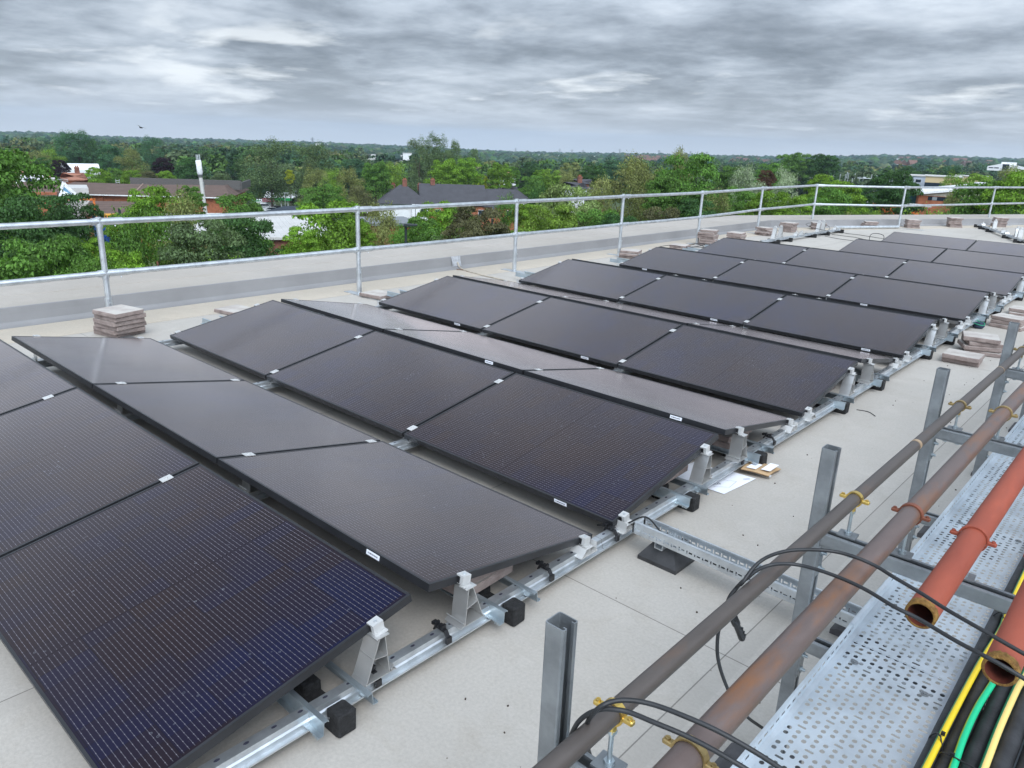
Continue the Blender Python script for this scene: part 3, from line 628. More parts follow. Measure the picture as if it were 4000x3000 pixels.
for j, x in enumerate(RAILX):
    rt = thing('mounting_rail', 'long galvanised mounting rail with aluminium feet %s' % RAILN[j], 'mounting rail', (0, 0, 0), group=None)
    yend = 15.3
    cuts = [-0.9, 2.42, 4.9, 7.45, 9.95, 12.5, yend]
    for a_, b_ in zip(cuts, cuts[1:]): rail_section(rt, x, a_, b_-0.004)
    for n in range(6):
        yl0 = n*PER
        for r in (2*n+1, 2*n+2):
            y0, z0, a = row_geo(r)
            if r % 2: ylo, yhi, s = y0+0.085, y0+WC-0.185, 1
            else: yhi, ylo, s = y0+0.185, y0+WC-0.085, -1
            zt = lambda yy: z0+(yy-y0)*math.tan(a)
            fx = x + (0.018 if j == 3 else (-0.018 if j == 0 else 0))
            ft = tall_foot(rt, fx, yhi, -s if r % 2 else -s, zt(yhi)-0.036)
            fl = low_foot(rt, fx, ylo, s, zt(ylo)-0.036)
            for f_, yy in ((ft, yhi), (fl, ylo)):
                if j == 3: end_clamp(f_, 5.206, yy, zt(yy), a, 1)
                elif j == 0: end_clamp(f_, 0.0, yy, zt(yy), a, -1)
                else: mid_clamp(f_, x, yy, zt(yy), a)
        for yy, s in ((yl0+0.64, -1), (yl0+0.85, 1), (yl0+1.57, -1), (yl0+1.79, 1)):
            crossbar(rt, x-0.62, x+0.113, yy, s)
        for yy in (yl0+0.742, yl0+1.68): pad(rt, x-0.04, yy)
        if j == 3 and n < 2:
            for yy in ((0.93, 1.30, 1.98, 2.53) if n == 0 else (4.0, 4.5)): strap(rt, x, yy)
# stand-alone rails with upright feet waiting for panels
rt = thing('mounting_rail', 'bare mounting rail with white feet and loose cables lying by the parapet corner', 'mounting rail', (0, 0, 0))
rail_section(rt, -0.28, 16.2, 21.1)
for yy, s in ((16.88, 1), (17.2, -1), (19.55, 1), (19.85, -1)):
    f_ = tall_foot(rt, -0.28, yy, -s, 0.37); f_.data.materials[0] = Mt['white']; b = MB(); b.box((-0.30, yy-0.022, 0.358), (-0.26, yy+0.022, 0.40)); b.build('end_clamp', Mt['white'], f_)
for yy, s in ((18.15, -1), (18.5, 1), (20.75, -1)):
    f_ = low_foot(rt, -0.28, yy, s, 0.15); b = MB(); b.box((-0.30, yy-0.022, 0.148), (-0.26, yy+0.022, 0.19)); b.cyl((-0.28, yy, 0.19), 0.009, 0.03, 6); b.build('end_clamp', Mt['white'], f_)
for yy in (16.9, 17.6, 19.1, 20.0, 21.0): pad(rt, -0.28, yy)
rt = thing('mounting_rail', 'bare mounting rail with white feet set at an angle near the far right parapet', 'mounting rail', (1.80, 27.4, 0), (0, 0, math.atan2(-(3.62-1.80), -(27.4-23.3))))
rail_section(rt, 0, 0, 4.6)
for yy, s in ((1.75, 1), (4.0, -1), (4.3, 1)):
    f_ = tall_foot(rt, 0, yy, -s, 0.36, 0.10); f_.data.materials[0] = Mt['white']; b = MB(); b.box((-0.02, yy-0.022, 0.358), (0.02, yy+0.022, 0.40)); b.build('end_clamp', Mt['white'], f_)
for yy, s in ((0.45, 1), (2.7, -1), (3.1, 1)):
    f_ = low_foot(rt, 0, yy, s, 0.15, 0.10); b = MB(); b.box((-0.02, yy-0.022, 0.148), (0.02, yy+0.022, 0.19)); b.cyl((0, yy, 0.19), 0.009, 0.03, 6); b.build('end_clamp', Mt['white'], f_)
for yy in (0.05, 0.65, 1.5, 3.3, 4.4): pad(rt, 0, yy)
# ================================================================== PAVING SLABS
def slab_mesh():
    mb = MB(); mb.bevbox((0, 0, 0.023), (0.36, 0.33, 0.046), 0.005, 0, 0.0022)
    me = mb.build('paving_slab', Mt['slab']).data
    return me
slab_meshes = []
for i in range(4):
    o = MB().bevbox((0, 0, 0.023), (random.choice((0.36, 0.375, 0.35)), random.choice((0.33, 0.34)), 0.046), 0.006, 0, 0.003)
    me = bpy.data.meshes.new('paving_slab'); me.from_pydata(o.v, [], o.f); me.update(); me.materials.append(Mt['slab']); me.materials.append(Mt['slab_top'])
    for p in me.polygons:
        if p.normal.z > 0.9: p.material_index = 1  # upward faces take the paler slab colour
    slab_meshes.append(me)
ORD = ['topmost', 'second from top', 'third from top', 'fourth from top', 'fifth from top', 'sixth from top', 'lowest']
def stack(x, y, n, rz, where, j=0.02, z0=0.0, shift=(0, 0), jr=0.1):
    for i in range(n):
        o = bpy.data.objects.new('paving_slab', random.choice(slab_meshes)); col.objects.link(o)
        t = i/max(1, n-1)
        o.location = (x+random.uniform(-j, j)+shift[0]*t, y+random.uniform(-j, j)+shift[1]*t, z0+i*0.049+0.001)
        o.rotation_euler = (random.uniform(-0.008, 0.008), random.uniform(-0.008, 0.008), rz+random.uniform(-jr, jr)+random.choice((0, 0, 0, PI)))
        if n == 1: lb = 'single pinkish concrete slab %s' % where
        else: lb = '%s concrete slab in the stack of %s %s' % ('lowest' if i == n-1 and False else (ORD[n-1-i] if i else 'lowest'), ['', 'one', 'two', 'three', 'four', 'five', 'six', 'seven'][n], where)
        tag(o, lb, 'paving slab', 'spare concrete paving slabs')
stack(-0.98, 2.47, 6, 0.25, 'at the foot of the leftmost guardrail post', 0.025, 0.0, (0.15, -0.09), 0.12)
stack(-1.18, 3.86, 1, 0.1, 'half hidden beyond the third panel row')
stack(-0.86, 5.73, 1, 0.15, 'on the base plate of the second guardrail post', z0=0.012)
stack(-0.95, 11.92, 3, 0.3, 'at the foot of the fourth guardrail post', 0.02)
stack(-1.02, 13.9, 2, 0.2, 'beside the coiled cable by the parapet')
stack(-1.03, 15.12, 7, 0.2, 'at the foot of the fifth guardrail post', 0.025)
stack(-1.06, 16.55, 4, 0.1, 'just right of the tallest stack', 0.02)
stack(-1.18, 18.4, 4, -0.2, 'at the foot of the sixth guardrail post', 0.035, jr=0.2)
stack(-1.2, 19.85, 5, 0.0, 'in the parapet corner', 0.02)
stack(-0.95, 21.3, 4, 0.5, 'behind the upright white feet', 0.02)
stack(-0.22, 23.35, 4, 0.6, 'behind the long tube lying on the roof', 0.03)
stack(0.52, 24.85, 5, 0.5, 'at the end of the long tube on the roof', 0.03)
stack(1.27, 26.6, 6, 0.5, 'standing alone by the far parapet', 0.02)
stack(2.14, 28.5, 6, 0.4, 'behind the angled bare rail', 0.03)
stack(5.55, 8.52, 2, 0.12, 'nearest beside the walkway rail', 0.03)
stack(5.60, 9.16, 4, 0.35, 'behind the nearest low stack by the walkway rail', 0.03, jr=0.15)
stack(5.57, 11.0, 3, -0.1, 'behind the small tied bag', 0.03)
stack(5.56, 12.1, 2, 0.0, 'farthest of those beside the walkway rail', 0.03)
stack(5.62, 13.6, 2, 0.1, 'at the right picture edge by the walkway rail', 0.02)
# ballast slabs lying on the cross bars
for x, y, z, rz, lb in ((4.945, 1.665, 0.105, 0.04, 'lower of two under the high edge of the second row'), (4.94, 1.66, 0.153, -0.02, 'upper of two under the high edge of the second row'),
                        (4.925, 3.345, 0.105, 0.03, 'under the high edge of the third row'), (4.93, 4.2, 0.105, 0.05, 'lower of two under the high edge of the fourth row'), (4.94, 4.21, 0.153, -0.04, 'upper of two under the high edge of the fourth row'),
                        (4.93, 5.88, 0.105, 0.05, 'under the high edge of the fifth row'), (4.93, 8.42, 0.105, 0.0, 'under the high edge of the seventh row'), (4.93, 10.95, 0.105, 0.0, 'under the high edge of the ninth row'),
                        ):
    o = bpy.data.objects.new('paving_slab', slab_meshes[0]); col.objects.link(o); o.location = (x, y, z+0.014); o.rotation_euler = (0, 0, rz)
    tag(o, 'ballast slab %s' % lb, 'paving slab', 'ballast slabs on the cross bars')
# ================================================================== PIPE SUPPORT FRAMES
FR = [(6.515, 0.36, 1.28), (6.545, 1.56, 1.28), (6.545, 2.76, 1.28), (6.565, 4.05, 1.28), (6.575, 5.28, 1.28), (6.58, 6.5, 1.28)]
def cprof(w=0.0205, t=0.0025, lip=0.008):                # open towards +u
    return [(w, -w+lip), (w-0.006, -w+lip+0.001), (w-0.006, -w+lip-0.002), (w-0.0025, -w+0.0045), (w-0.003, -w+0.0015), (w-0.006, -w), (-w+0.004, -w), (-w+0.001, -w+0.001), (-w, -w+0.004),
            (-w, w-0.004), (-w+0.001, w-0.001), (-w+0.004, w), (w-0.006, w), (w-0.003, w-0.0015), (w-0.0025, w-0.0045), (w-0.006, w-lip+0.002), (w-0.006, w-lip-0.001), (w, w-lip)]
def channel(mb, axis, c, a0, a1, face):
    path = [(-0.0, 0.0)]
    w = 0.0205; lip = 0.009; c1 = 0.004
    base = [(w-0.007, -w+lip), (w-0.001, -w+lip), (w-0.0002, -w+lip-0.002), (w, -w+c1), (w-c1*0.3, -w+c1*0.3), (w-c1, -w), (-w+c1, -w), (-w+c1*0.3, -w+c1*0.3), (-w, -w+c1),
            (-w, w-c1), (-w+c1*0.3, w-c1*0.3), (-w+c1, w), (w-c1, w), (w-c1*0.3, w-c1*0.3), (w, w-c1), (w-0.0002, w-lip+0.002), (w-0.001, w-lip), (w-0.007, w-lip)]
    if face == 'u': pts = [(c[0]+a, c[1]+b) for a, b in base]
    else: pts = [(c[0]-b, c[1]+a) for a, b in base]      # open towards +v
    mb.strip(pts, 0.0023, axis, a0, a1); return mb
def ring(mb, c, r_in, w, n=22, t=0.004, axis='y'):
    pts = []
    for k in range(n):
        a = 2*PI*k/n; pts.append((c[0]+(r_in+t/2)*math.cos(a), c[2]+(r_in+t/2)*math.sin(a)))
    for k in range(n):
        p, q = np.array(pts[k]), np.array(pts[(k+1) % n]); cc = np.array([c[0], c[2]])
        def o(v, d): u = (v-cc)/np.linalg.norm(v-cc); return v+u*d
        quad = [o(p, -t/2), o(p, t/2), o(q, t/2), o(q, -t/2)]
        mb.prism([tuple(x) for x in quad], 'y', c[1]-w/2, c[1]+w/2)
def pipe_clip(parent, x, y, zp, r, zb, m, stud=True):
    mb = MB(); ring(mb, (x, y, zp), r+0.0008, 0.015)
    for s in (-1, 1):
        mb.bevbox((x+s*(r+0.012), y, zp), (0.022, 0.013, 0.010), 0.002); mb.cyl((x+s*(r+0.015), y, zp+0.0055), 0.0048, 0.003, 8)
        mb.box((x+s*(r+0.015)-0.004, y-0.0007, zp+0.0086), (x+s*(r+0.015)+0.004, y+0.0007, zp+0.0092))
    mb.cyl((x, y, zp-r-0.024), 0.0085, 0.022, 10)
    c = mb.build('pipe_clip', m, parent)
    st = MB(); zt = zp-r-0.022
    if zt > zb+0.01:
        n = int((zt-zb)/0.004); pts = [(x, y, zb+i*(zt-zb)/n) for i in range(n+1)]
        st.tube(pts, [0.0050 if i % 2 else 0.0043 for i in range(n+1)], 10); st.cyl((x, y, zt-0.004), 0.0095, 0.008, 6); st.cyl((x, y, zb+0.0045), 0.0105, 0.009, 6); st.cyl((x, y, zb+0.003), 0.0125, 0.0015, 14)
        st.build('threaded_stud', Mt['galv_blue'], c)
    MB().cbox((x, y, zb+0.0025), (0.052, 0.045, 0.005), 0.05).build('stud_plate', Mt['galv_dull'], c)
P1 = (6.626, 1.140, 0.0185); P2 = (6.775, 1.148, 0.0265); P3 = (6.930, 1.136, 0.0315); P4 = (7.098, 1.136, 0.0315)
EDGE = ['nearest, cut off by the bottom of the picture', 'second from the viewer', 'third from the viewer', 'fourth from the viewer, at the right edge', 'fifth from the viewer, mostly out of frame', 'farthest']
for i, (x, y, h) in enumerate(FR):
    fr = thing('pipe_support_frame', 'galvanised strut frame carrying the pipes, %s' % EDGE[i], 'support frame', (x, y, 0), group='strut frames under the pipe run')
    O = (x, y)
    up = MB(); channel(up, 'z', (0, 0), 0.05, h, 'u'); up.build('upright', Mt['galv_dull'], fr)
    up = MB(); channel(up, 'z', (1.02, 0), 0.05, 1.02, 'u'); up.build('upright', Mt['galv_dull'], fr)
    zt = 1.022 if i < 2 else (1.040 if i == 2 else 1.036)
    b1 = MB(); channel(b1, 'x', (0.0, zt-0.0205), 0.022, 1.10, 'v'); b1.build('top_beam', Mt['galv_dull'], fr)
    b2 = MB(); channel(b2, 'x', (0.0, 0.6395), 0.022, 1.10, 'v'); b2.build('tray_beam', Mt['galv_dull'], fr)
    for z in (zt-0.041, 0.619):
        br = MB(); br.strip([(0.0225, z-0.105), (0.0225, z-0.0035), (0.026, z-0.0015), (0.125, z-0.0015)], 0.004, 'y', -0.02, 0.02)
        bo = br.build('angle_bracket', Mt['galv_dull'], fr)
        for zz in (z-0.03, z-0.082): bb = MB(); bb.tube([(0.024, 0, zz), (0.031, 0, zz)], 0.0095, 6); bb.tube([(0.0305, 0, zz), (0.040, 0, zz)], 0.005, 8); bb.build('bolt', Mt['galv_blue'], bo)
        for xx in (0.06, 0.105): MB().tube([(xx, 0, z-0.004), (xx, 0, z-0.011)], 0.0095, 6).build('bolt', Mt['galv_blue'], bo)
    for xf in (0.0, 1.02):
        ft = MB(); prof = [(-0.20, 0.0), (0.20, 0.0), (0.20, 0.022), (0.175, 0.034), (0.10, 0.036), (0.05, 0.085), (-0.05, 0.085), (-0.10, 0.036), (-0.175, 0.034), (-0.20, 0.022)]
        ft.prism([(xf+a, b) for a, b in prof], 'y', -0.12, 0.12)
        ft.prism([(xf-0.04, 0.036), (xf+0.04, 0.036), (xf+0.04, 0.09), (xf-0.04, 0.09)], 'y', -0.15, 0.15)
        ft.build('rubber_foot', Mt['rubber_g'], fr)
    mats = (Mt['brass'], Mt['brass'], Mt['brass_old'], Mt['brass_old'], Mt['brass_old'], Mt['brass_old'])
    pipe_clip(fr, P1[0]-x, 0.02, P1[1], P1[2], zt, mats[i])
    pipe_clip(fr, P2[0]-x, 0.02, P2[1], P2[2], zt, (Mt['brass_old'], Mt['clip_brown'], Mt['brass_old'], Mt['brass_old'], Mt['brass_old'], Mt['brass_old'])[i])
    if i >= 1:
        pipe_clip(fr, P3[0]-x, 0.02, P3[1], P3[2], zt, Mt['redpipe']); pipe_clip(fr, P4[0]-x, 0.02, P4[1], P4[2], zt, Mt['redpipe'])
    if i == 1:
        tm = text_mb('VETEC', 0.017, Matrix.Translation((0.34, -0.0219, 0.995)) @ Matrix.Rotation(PI/2, 4, 'X')); tm.build('stamped_lettering', Mt['galv_dull'], fr)
# pipes
def pipe(P, y0, y1, m, label, bore=False, joints=()):
    x, z, r = P; n = 40
    root = thing('pipe', label, 'pipe', (x, y0, z))
    L = y1-y0; mb = MB()
    ys = np.linspace(0, L, 24)
    mb.tube([(0, yy, 0) for yy in ys], r, 28, caps=not bore)
    mb.build('pipe_wall', m, root)
    if bore:
        b = MB(); b.tube([(0, L, 0), (0, 0.0, 0)], r-0.0055, 24, caps=False); b.build('bore', Mt['redin'], root)
        for f_ in b.f: pass
        e = MB(); k = 40; vs = []; 
        for q in range(k):
            a = 2*PI*q/k; vs += [((r-0.0056)*math.cos(a), -0.0005+random.uniform(-0.0004, 0.0004), (r-0.0056)*math.sin(a)), ((r-0.002)*math.cos(a), -0.002+random.uniform(-0.0005, 0.0005), (r-0.002)*math.sin(a)), ((r+0.0005)*math.cos(a), 0.001, (r+0.0005)*math.sin(a)), ((r+0.0005)*math.cos(a), 0.020+random.uniform(-0.004, 0.004), (r+0.0005)*math.sin(a))]
        fs = []
        for q in range(k):
            a, b2 = q*4, ((q+1) % k)*4
            for j in range(3): fs.append((a+j, a+j+1, b2+j+1, b2+j))
        e.add(vs, fs, True); e.build('cut_end', Mt['cutend'], root)
    for yj, w_, mm in joints:
        j = MB(); j.tube([(0, yj-y0, 0), (0, yj-y0+w_, 0)], r+0.0006, 24); j.build('worn_band', mm, root)
    return root
wb = mat('bare_worn_steel', (0.45, 0.32, 0.20), 0.45, 0.4, 0.2, 30)
pipe(P1, -1.2, 9.5, Mt['pipe1'], 'thinnest dark grey steel pipe in gold clips, nearest the solar panels', joints=((2.165, 0.022, wb), (3.52, 0.006, wb)))
pipe(P2, -1.2, 9.5, Mt['pipe2'], 'thicker brown rusting steel pipe between the thin pipe and the red pipes')
pipe(P3, 1.10, 9.5, Mt['redpipe'], 'red oxide pipe with rusty open end above the perforated tray', True)
pipe(P4, 1.01, 9.5, Mt['redpipe'], 'red oxide pipe at the right edge with open end over the green cable', True)
# ================================================================== PERFORATED CABLE TRAY
def obround(cx_, cy_, lx, ly, n=8):
    pts = []; r = min(lx, ly)/2; ex, ey = lx/2-r, ly/2-r
    for k in range(n):
        a = 2*PI*(k+0.5)/n; c_, s_ = math.cos(a), math.sin(a)
        pts.append((cx_+r*c_*1.06+(ex if c_ > 0 else -ex), cy_+r*s_*1.06+(ey if s_ > 0 else -ey)))
    return pts
def perforated(x0, x1, y0, y1, z, cell, hole, t=0.0012):
    """sheet made of square cells, each with its own slot cut through it"""
    nx = int(round((x1-x0)/cell)); ny = int(round((y1-y0)/cell)); V = []; F = []; grid = {}
    def gv(i, j):                                        # half-cell lattice vertices shared between cells
        if (i, j) not in grid: grid[(i, j)] = len(V); V.append((x0+i*cell/2, y0+j*cell/2, z))
        return grid[(i, j)]
    for i in range(nx):
        for j in range(ny):
            h = hole(i, j); b = [gv(2*i+2, 2*j+1), gv(2*i+2, 2*j+2), gv(2*i+1, 2*j+2), gv(2*i, 2*j+2), gv(2*i, 2*j+1), gv(2*i, 2*j), gv(2*i+1, 2*j), gv(2*i+2, 2*j)]
            if h is None: F.append((b[5], b[6], b[7], b[0])); F.append((b[0], b[1], b[2], b[3])); F.append((b[3], b[4], b[5], b[0])); continue
            c_ = (x0+(i+0.5)*cell, y0+(j+0.5)*cell); P = obround(c_[0], c_[1], h[0], h[1])
            k0 = len(V); V.extend([(p[0], p[1], z) for p in P]); k1 = len(V); V.extend([(p[0], p[1], z-t*1.5) for p in P])
            # obround point k sits at angle (k+.5)*45deg, border b[k] at k*45deg
            for k in range(8):
                F.append((b[k], b[(k+1) % 8], k0+k)); F.append((b[(k+1) % 8], k0+(k+1) % 8, k0+k))
                F.append((k0+k, k0+(k+1) % 8, k1+(k+1) % 8, k1+k))
    return V, F
def tray_hole(i, j):
    if i % 4 == (2 if (j % 2) else 0): return (0.0205, 0.0068) if j % 2 == 0 else (0.0085, 0.0095)
    return (0.0075, 0.0100)
def tray_hole(i, j):
    r = (j*1) % 3
    if r == 0 and (i+ (j//3)*2) % 4 in (1,): return (0.0230, 0.0092)
    if r == 0 and (i+ (j//3)*2) % 4 in (0, 2): return None
    return (0.0125, 0.0148)
tr = thing('cable_tray', 'wide perforated galvanised cable tray under the red pipes', 'cable tray', (6.67, -0.4, 0.662))
V, F = perforated(0.012, 0.612, 0, 8.0, 0.0, 0.0235, tray_hole)
m_tray = mat('bright_galvanised_tray', (0.64, 0.70, 0.75), 0.46, 0.65, 0.09, 5, 0.04, 30)
MB().add(V, F).build('tray_floor', m_tray, tr)
for sx, s in ((0.0, 1), (0.624, -1)):
    fl = MB(); y = 0.0; n = 230; st_ = 8.0/n
    for k in range(n):                                   # flange with a row of slots
        ya, yb_ = k*st_, (k+1)*st_; h0, h1 = 0.020, 0.027; g0, g1 = ya+st_*0.22, ya+st_*0.78
        for (a, b_, c_, d) in ((ya, yb_, 0.003, h0), (ya, yb_, h1, 0.048), (ya, g0, h0, h1), (g1, yb_, h0, h1)):
            fl.add([(sx, a, c_), (sx, b_, c_), (sx, b_, d), (sx, a, d)], [(0, 1, 2, 3)] if s < 0 else [(3, 2, 1, 0)])
    fl.strip([(sx, 0.048), (sx-s*0.003, 0.052), (sx-s*0.001, 0.056), (sx+s*0.006, 0.056), (sx+s*0.007, 0.052)], 0.0015, 'y', 0, 8.0)
    fl.strip([(sx, 0.003), (sx+s*0.012, 0.0)], 0.0013, 'y', 0, 8.0)
    fl.build('side_flange', m_tray, tr)
jn = MB(); jn.strip([(-0.003, 0.030), (-0.005, 0.052), (0.001, 0.060), (0.009, 0.058), (0.010, 0.035)], 0.0016, 'y', 2.03, 2.38)
jn.add([(0.012, 2.03, 0.0017), (0.612, 2.03, 0.0017), (0.612, 2.034, 0.0017), (0.012, 2.034, 0.0017)], [(0, 1, 2, 3)])
jn.build('joint_sleeve', m_tray, tr)
for (x_, y_) in ((0.055, 1.93), (0.245, 1.93), (0.055, 3.16), (0.26, 3.16), (0.055, 4.4), (0.26, 4.4)):
    w_ = MB(); w_.cyl((x_, y_, 0.001), 0.011, 0.0016, 18); w_.cyl((x_, y_, 0.0026), 0.0055, 0.003, 10); w_.build('washer', Mt['galv_dull'], tr)
# cables in the tray
def cable(pts, r, m, label, cat='cable', name='cable', sub=6, n=12, group=None):
    P = spline(pts, sub); mb = MB(); c = P[0]; mb.tube([tuple(p-c) for p in P], r, n)
    o = mb.build(name, m); o.location = tuple(c); tag(o, label, cat, group); return o
zt = 0.664
for k, (x, r, lb) in enumerate(((6.992, 0.020, 'black armoured cable at the left of the tray bundle, under the yellow one'), (7.032, 0.0225, 'black armoured cable between the yellow and green earth cables'),
                                (7.079, 0.024, 'black armoured cable between the green and pale yellow earth cables'), (7.128, 0.025, 'black armoured cable right of the pale yellow earth cable'), (7.178, 0.025, 'black armoured cable at the right of the tray bundle'))):
    pts = [(x+0.004*math.sin(yy*2.1+k), yy, zt+r) for yy in np.linspace(-0.3, 7.4, 16)]
    cable(pts, r, Mt['duct'], lb, name='armoured_cable', group='black cables in the tray', n=16)
cable([(6.990, -0.3, 0.712), (6.998, 0.9, 0.712), (7.0, 1.2, 0.712), (7.0, 1.4, 0.714), (7.003, 1.7, 0.712), (7.012, 1.95, 0.712), (7.006, 2.1, 0.712), (7.002, 2.6, 0.712), (7.01, 3.6, 0.712), (7.0, 5, 0.712), (7.0, 7.4, 0.712)], 0.0085, Mt['yg'], 'yellow earth cable with green edge lying leftmost in the tray', name='earth_cable', n=14)
cable([(7.046, -0.3, 0.717), (7.052, 1.0, 0.717), (7.048, 1.22, 0.717), (7.042, 1.35, 0.717), (7.042, 1.5, 0.717), (7.052, 1.7, 0.717), (7.056, 2.1, 0.717), (7.05, 3.4, 0.717), (7.05, 7.4, 0.717)], 0.0085, Mt['gy'], 'bright green earth cable in the middle of the tray bundle', name='earth_cable', n=14)
cable([(7.104, -0.3, 0.721), (7.104, 1.0, 0.721), (7.102, 1.27, 0.721), (7.1, 1.45, 0.721), (7.103, 1.65, 0.721), (7.11, 1.9, 0.721), (7.104, 3.4, 0.721), (7.1, 7.4, 0.721)], 0.0095, Mt['py'], 'pale yellow earth cable with green edge, rightmost in the tray', name='earth_cable', n=14)
for y_, x0_, x1_, lb in ((1.30, 6.975, 7.015, 'small black cable tie round the yellow earth cable'), (1.24, 7.01, 7.2, 'long black cable tie across the tray bundle at the bottom edge'), (2.02, 6.975, 7.015, 'black cable tie on the yellow earth cable near the red pipe end')):
    pts = [(x0_, y_+0.02, 0.668), (x0_+0.002, y_+0.018, 0.70), (x0_+0.015, y_+0.01, 0.7225), ((x0_+x1_)/2, y_, 0.7275), (x1_-0.012, y_-0.01, 0.7275), (x1_, y_-0.02, 0.69)]
    mb = MB(); mb.tube([tuple(p) for p in spline(pts, 4)], 0.0022, 6); mb.cbox((x0_+0.028, y_+0.008, 0.730), (0.009, 0.007, 0.009)); mb.build('cable_tie', Mt['plastic'], label=lb, category='cable tie')
# ------------------------------------------------------------------ small channel tray on the roof
st = thing('cable_tray', 'narrow slotted galvanised tray running from the panels over a black block', 'cable tray', (5.32, 2.62, 0.128), (0, 0, -0.03))
sm = MB(); L = 1.62; cell = 0.0225; n = int(L/0.045)
for sx, s in ((-0.052, 1), (0.052, -1)):
    for k in range(n):
        a, b_ = k*0.045, (k+1)*0.045
        H = ((a+0.004, a+0.008, 0.014, 0.036), (a+0.018, a+0.036, 0.021, 0.029)) if k % 1 == 0 else ()
        xs = sorted({a, b_, a+0.004, a+0.010, a+0.018, a+0.037}); zs = [0.0, 0.015, 0.021, 0.030, 0.036, 0.062]
        for i in range(len(xs)-1):
            for j in range(5):
                xm, zm = (xs[i]+xs[i+1])/2, (zs[j]+zs[j+1])/2
                if (a+0.004 < xm < a+0.010 and 0.015 < zm < 0.036) or (a+0.018 < xm < a+0.037 and 0.021 < zm < 0.030): continue
                q = [(xs[i], sx, zs[j]), (xs[i+1], sx, zs[j]), (xs[i+1], sx, zs[j+1]), (xs[i], sx, zs[j+1])]; sm.add(q, [(0, 1, 2, 3)])
    sm.strip([(sx, 0.062), (sx+s*0.001, 0.066), (sx+s*0.012, 0.067), (sx+s*0.013, 0.060)], 0.0015, 'x', 0, n*0.045)
sm.strip([(-0.052, 0.0005), (0.052, 0.0005)], 0.0015, 'x', 0, n*0.045); sm.strip([(-0.03, 0.004), (-0.02, 0.010), (0.02, 0.010), (0.03, 0.004)], 0.0015, 'x', 0, n*0.045)
sm.build('tray_body', Mt['galv'], st)
for sx in (-0.052, 0.052): MB().strip([(-0.003, 0.004), (-0.005, 0.03), (-0.002, 0.062)], 0.006, 'y', sx-0.004, sx+0.004).build('edge_trim', Mt['plastic'], st)
cl = MB(); cl.box((1.28, -0.06, 0.0), (1.46, -0.0545, 0.064)); cl.box((1.34, 0.0, 0.015), (1.345, 0.05, 0.06)); cl.build('coupler', Mt['galv'], st)
bk = thing('rubber_support_block', 'black sloping rubber block carrying the narrow tray on the roof', 'support block', (5.478, 2.685, 0))
b = MB(); v = []
for z, a, bb in ((0, 0.115, 0.128), (0.022, 0.115, 0.128), (0.100, 0.062, 0.076)): v += [(-a, -bb, z), (a, -bb, z), (a, bb, z), (-a, bb, z)]
b.add(v, [(3, 2, 1, 0), (8, 9, 10, 11)]+[(r*4+i, r*4+(i+1) % 4, (r+1)*4+(i+1) % 4, (r+1)*4+i) for r in range(2) for i in range(4)]); b.build('block', Mt['rubber_s'], bk)
b = MB(); b.strip([(-0.022, 0.127), (-0.022, 0.101), (0.022, 0.101), (0.022, 0.127)], 0.003, 'y', -0.125, 0.11); b.build('channel', Mt['galv'], bk)
# ------------------------------------------------------------------ loose things on the roof
def sheet(pts, zf, m, label, cat, name, z=0.004, t=0.0006, sub=8):
    A, B, C_, D = [np.array(p) for p in pts]; vs = []; fs = []
    for i in range(sub+1):
        for j in range(sub+1):
            u, w_ = i/sub, j/sub; p = (A*(1-u)+B*u)*(1-w_)+(D*(1-u)+C_*u)*w_; vs.append((p[0], p[1], z+zf(u, w_)))
    k = len(vs); vs += [(a, b_, c_-t) for a, b_, c_ in vs[:k]]; n = sub+1
    for i in range(sub):
        for j in range(sub): q = (i*n+j, (i+1)*n+j, (i+1)*n+j+1, i*n+j+1); fs.append(q); fs.append(tuple(k+a for a in q[::-1]))
    mb = MB().add(vs, fs, True); return mb.build(name, m), (A, B, C_, D)
def writing(parent, txt, size, x, y, z, rz, m, nm='print'):
    t_ = text_mb(txt, size, Matrix.Translation((x, y, z)) @ Matrix.Rotation(rz, 4, 'Z')); t_.build(nm, m, parent)
o, _ = sheet([(5.10, 3.60), (5.32, 3.61), (5.36, 3.98), (5.14, 3.97)], lambda u, v_: 0.001+0.002*u*v_, Mt['paper'], '', '', 'paper_sheet'); tag(o, 'white printed paper sheet lying half under the mounting rail', 'paper')
writing(o, 'EF\nELIS', 0.035, 5.20, 3.72, 0.0085, 0.9, Mt['ink'])
ln = MB(); 
for a, b_ in (((5.22, 3.66), (5.30, 3.72)), ((5.30, 3.72), (5.29, 3.84)), ((5.29, 3.84), (5.22, 3.80)), ((5.31, 3.90), (5.34, 3.94)), ((5.305, 3.905), (5.335, 3.945)), ((5.30, 3.91), (5.33, 3.95))):
    d = np.array(b_)-np.array(a); nn = np.array([-d[1], d[0]])/np.linalg.norm(d)*0.0012; a, b_ = np.array(a), np.array(b_)
    ln.add([(*(a-nn), 0.008), (*(b_-nn), 0.008), (*(b_+nn), 0.008), (*(a+nn), 0.008)], [(0, 1, 2, 3)])
ln.build('diagram', Mt['grey_ink'], o)
o, _ = sheet([(4.90, 3.62), (5.07, 3.58), (5.11, 3.92), (4.93, 3.96)], lambda u, v_: 0.002*u, Mt['paper'], '', '', 'paper_sheet'); tag(o, 'white paper sheet under the high edge of the third row', 'paper')
writing(o, '56', 0.02, 4.99, 3.84, 0.0085, 0.6, Mt['ink'])
cd, _ = sheet([(5.25, 3.97), (5.42, 4.03), (5.42, 4.24), (5.22, 4.20)], lambda u, v_: 0.03+0.012*math.sin(3*v_+1)-0.014*u*u+0.006*v_, Mt['card'], '', '', 'cardboard_pack', t=0.004); tag(cd, 'folded brown cardboard pack with white printed labels beside the rail', 'cardboard')
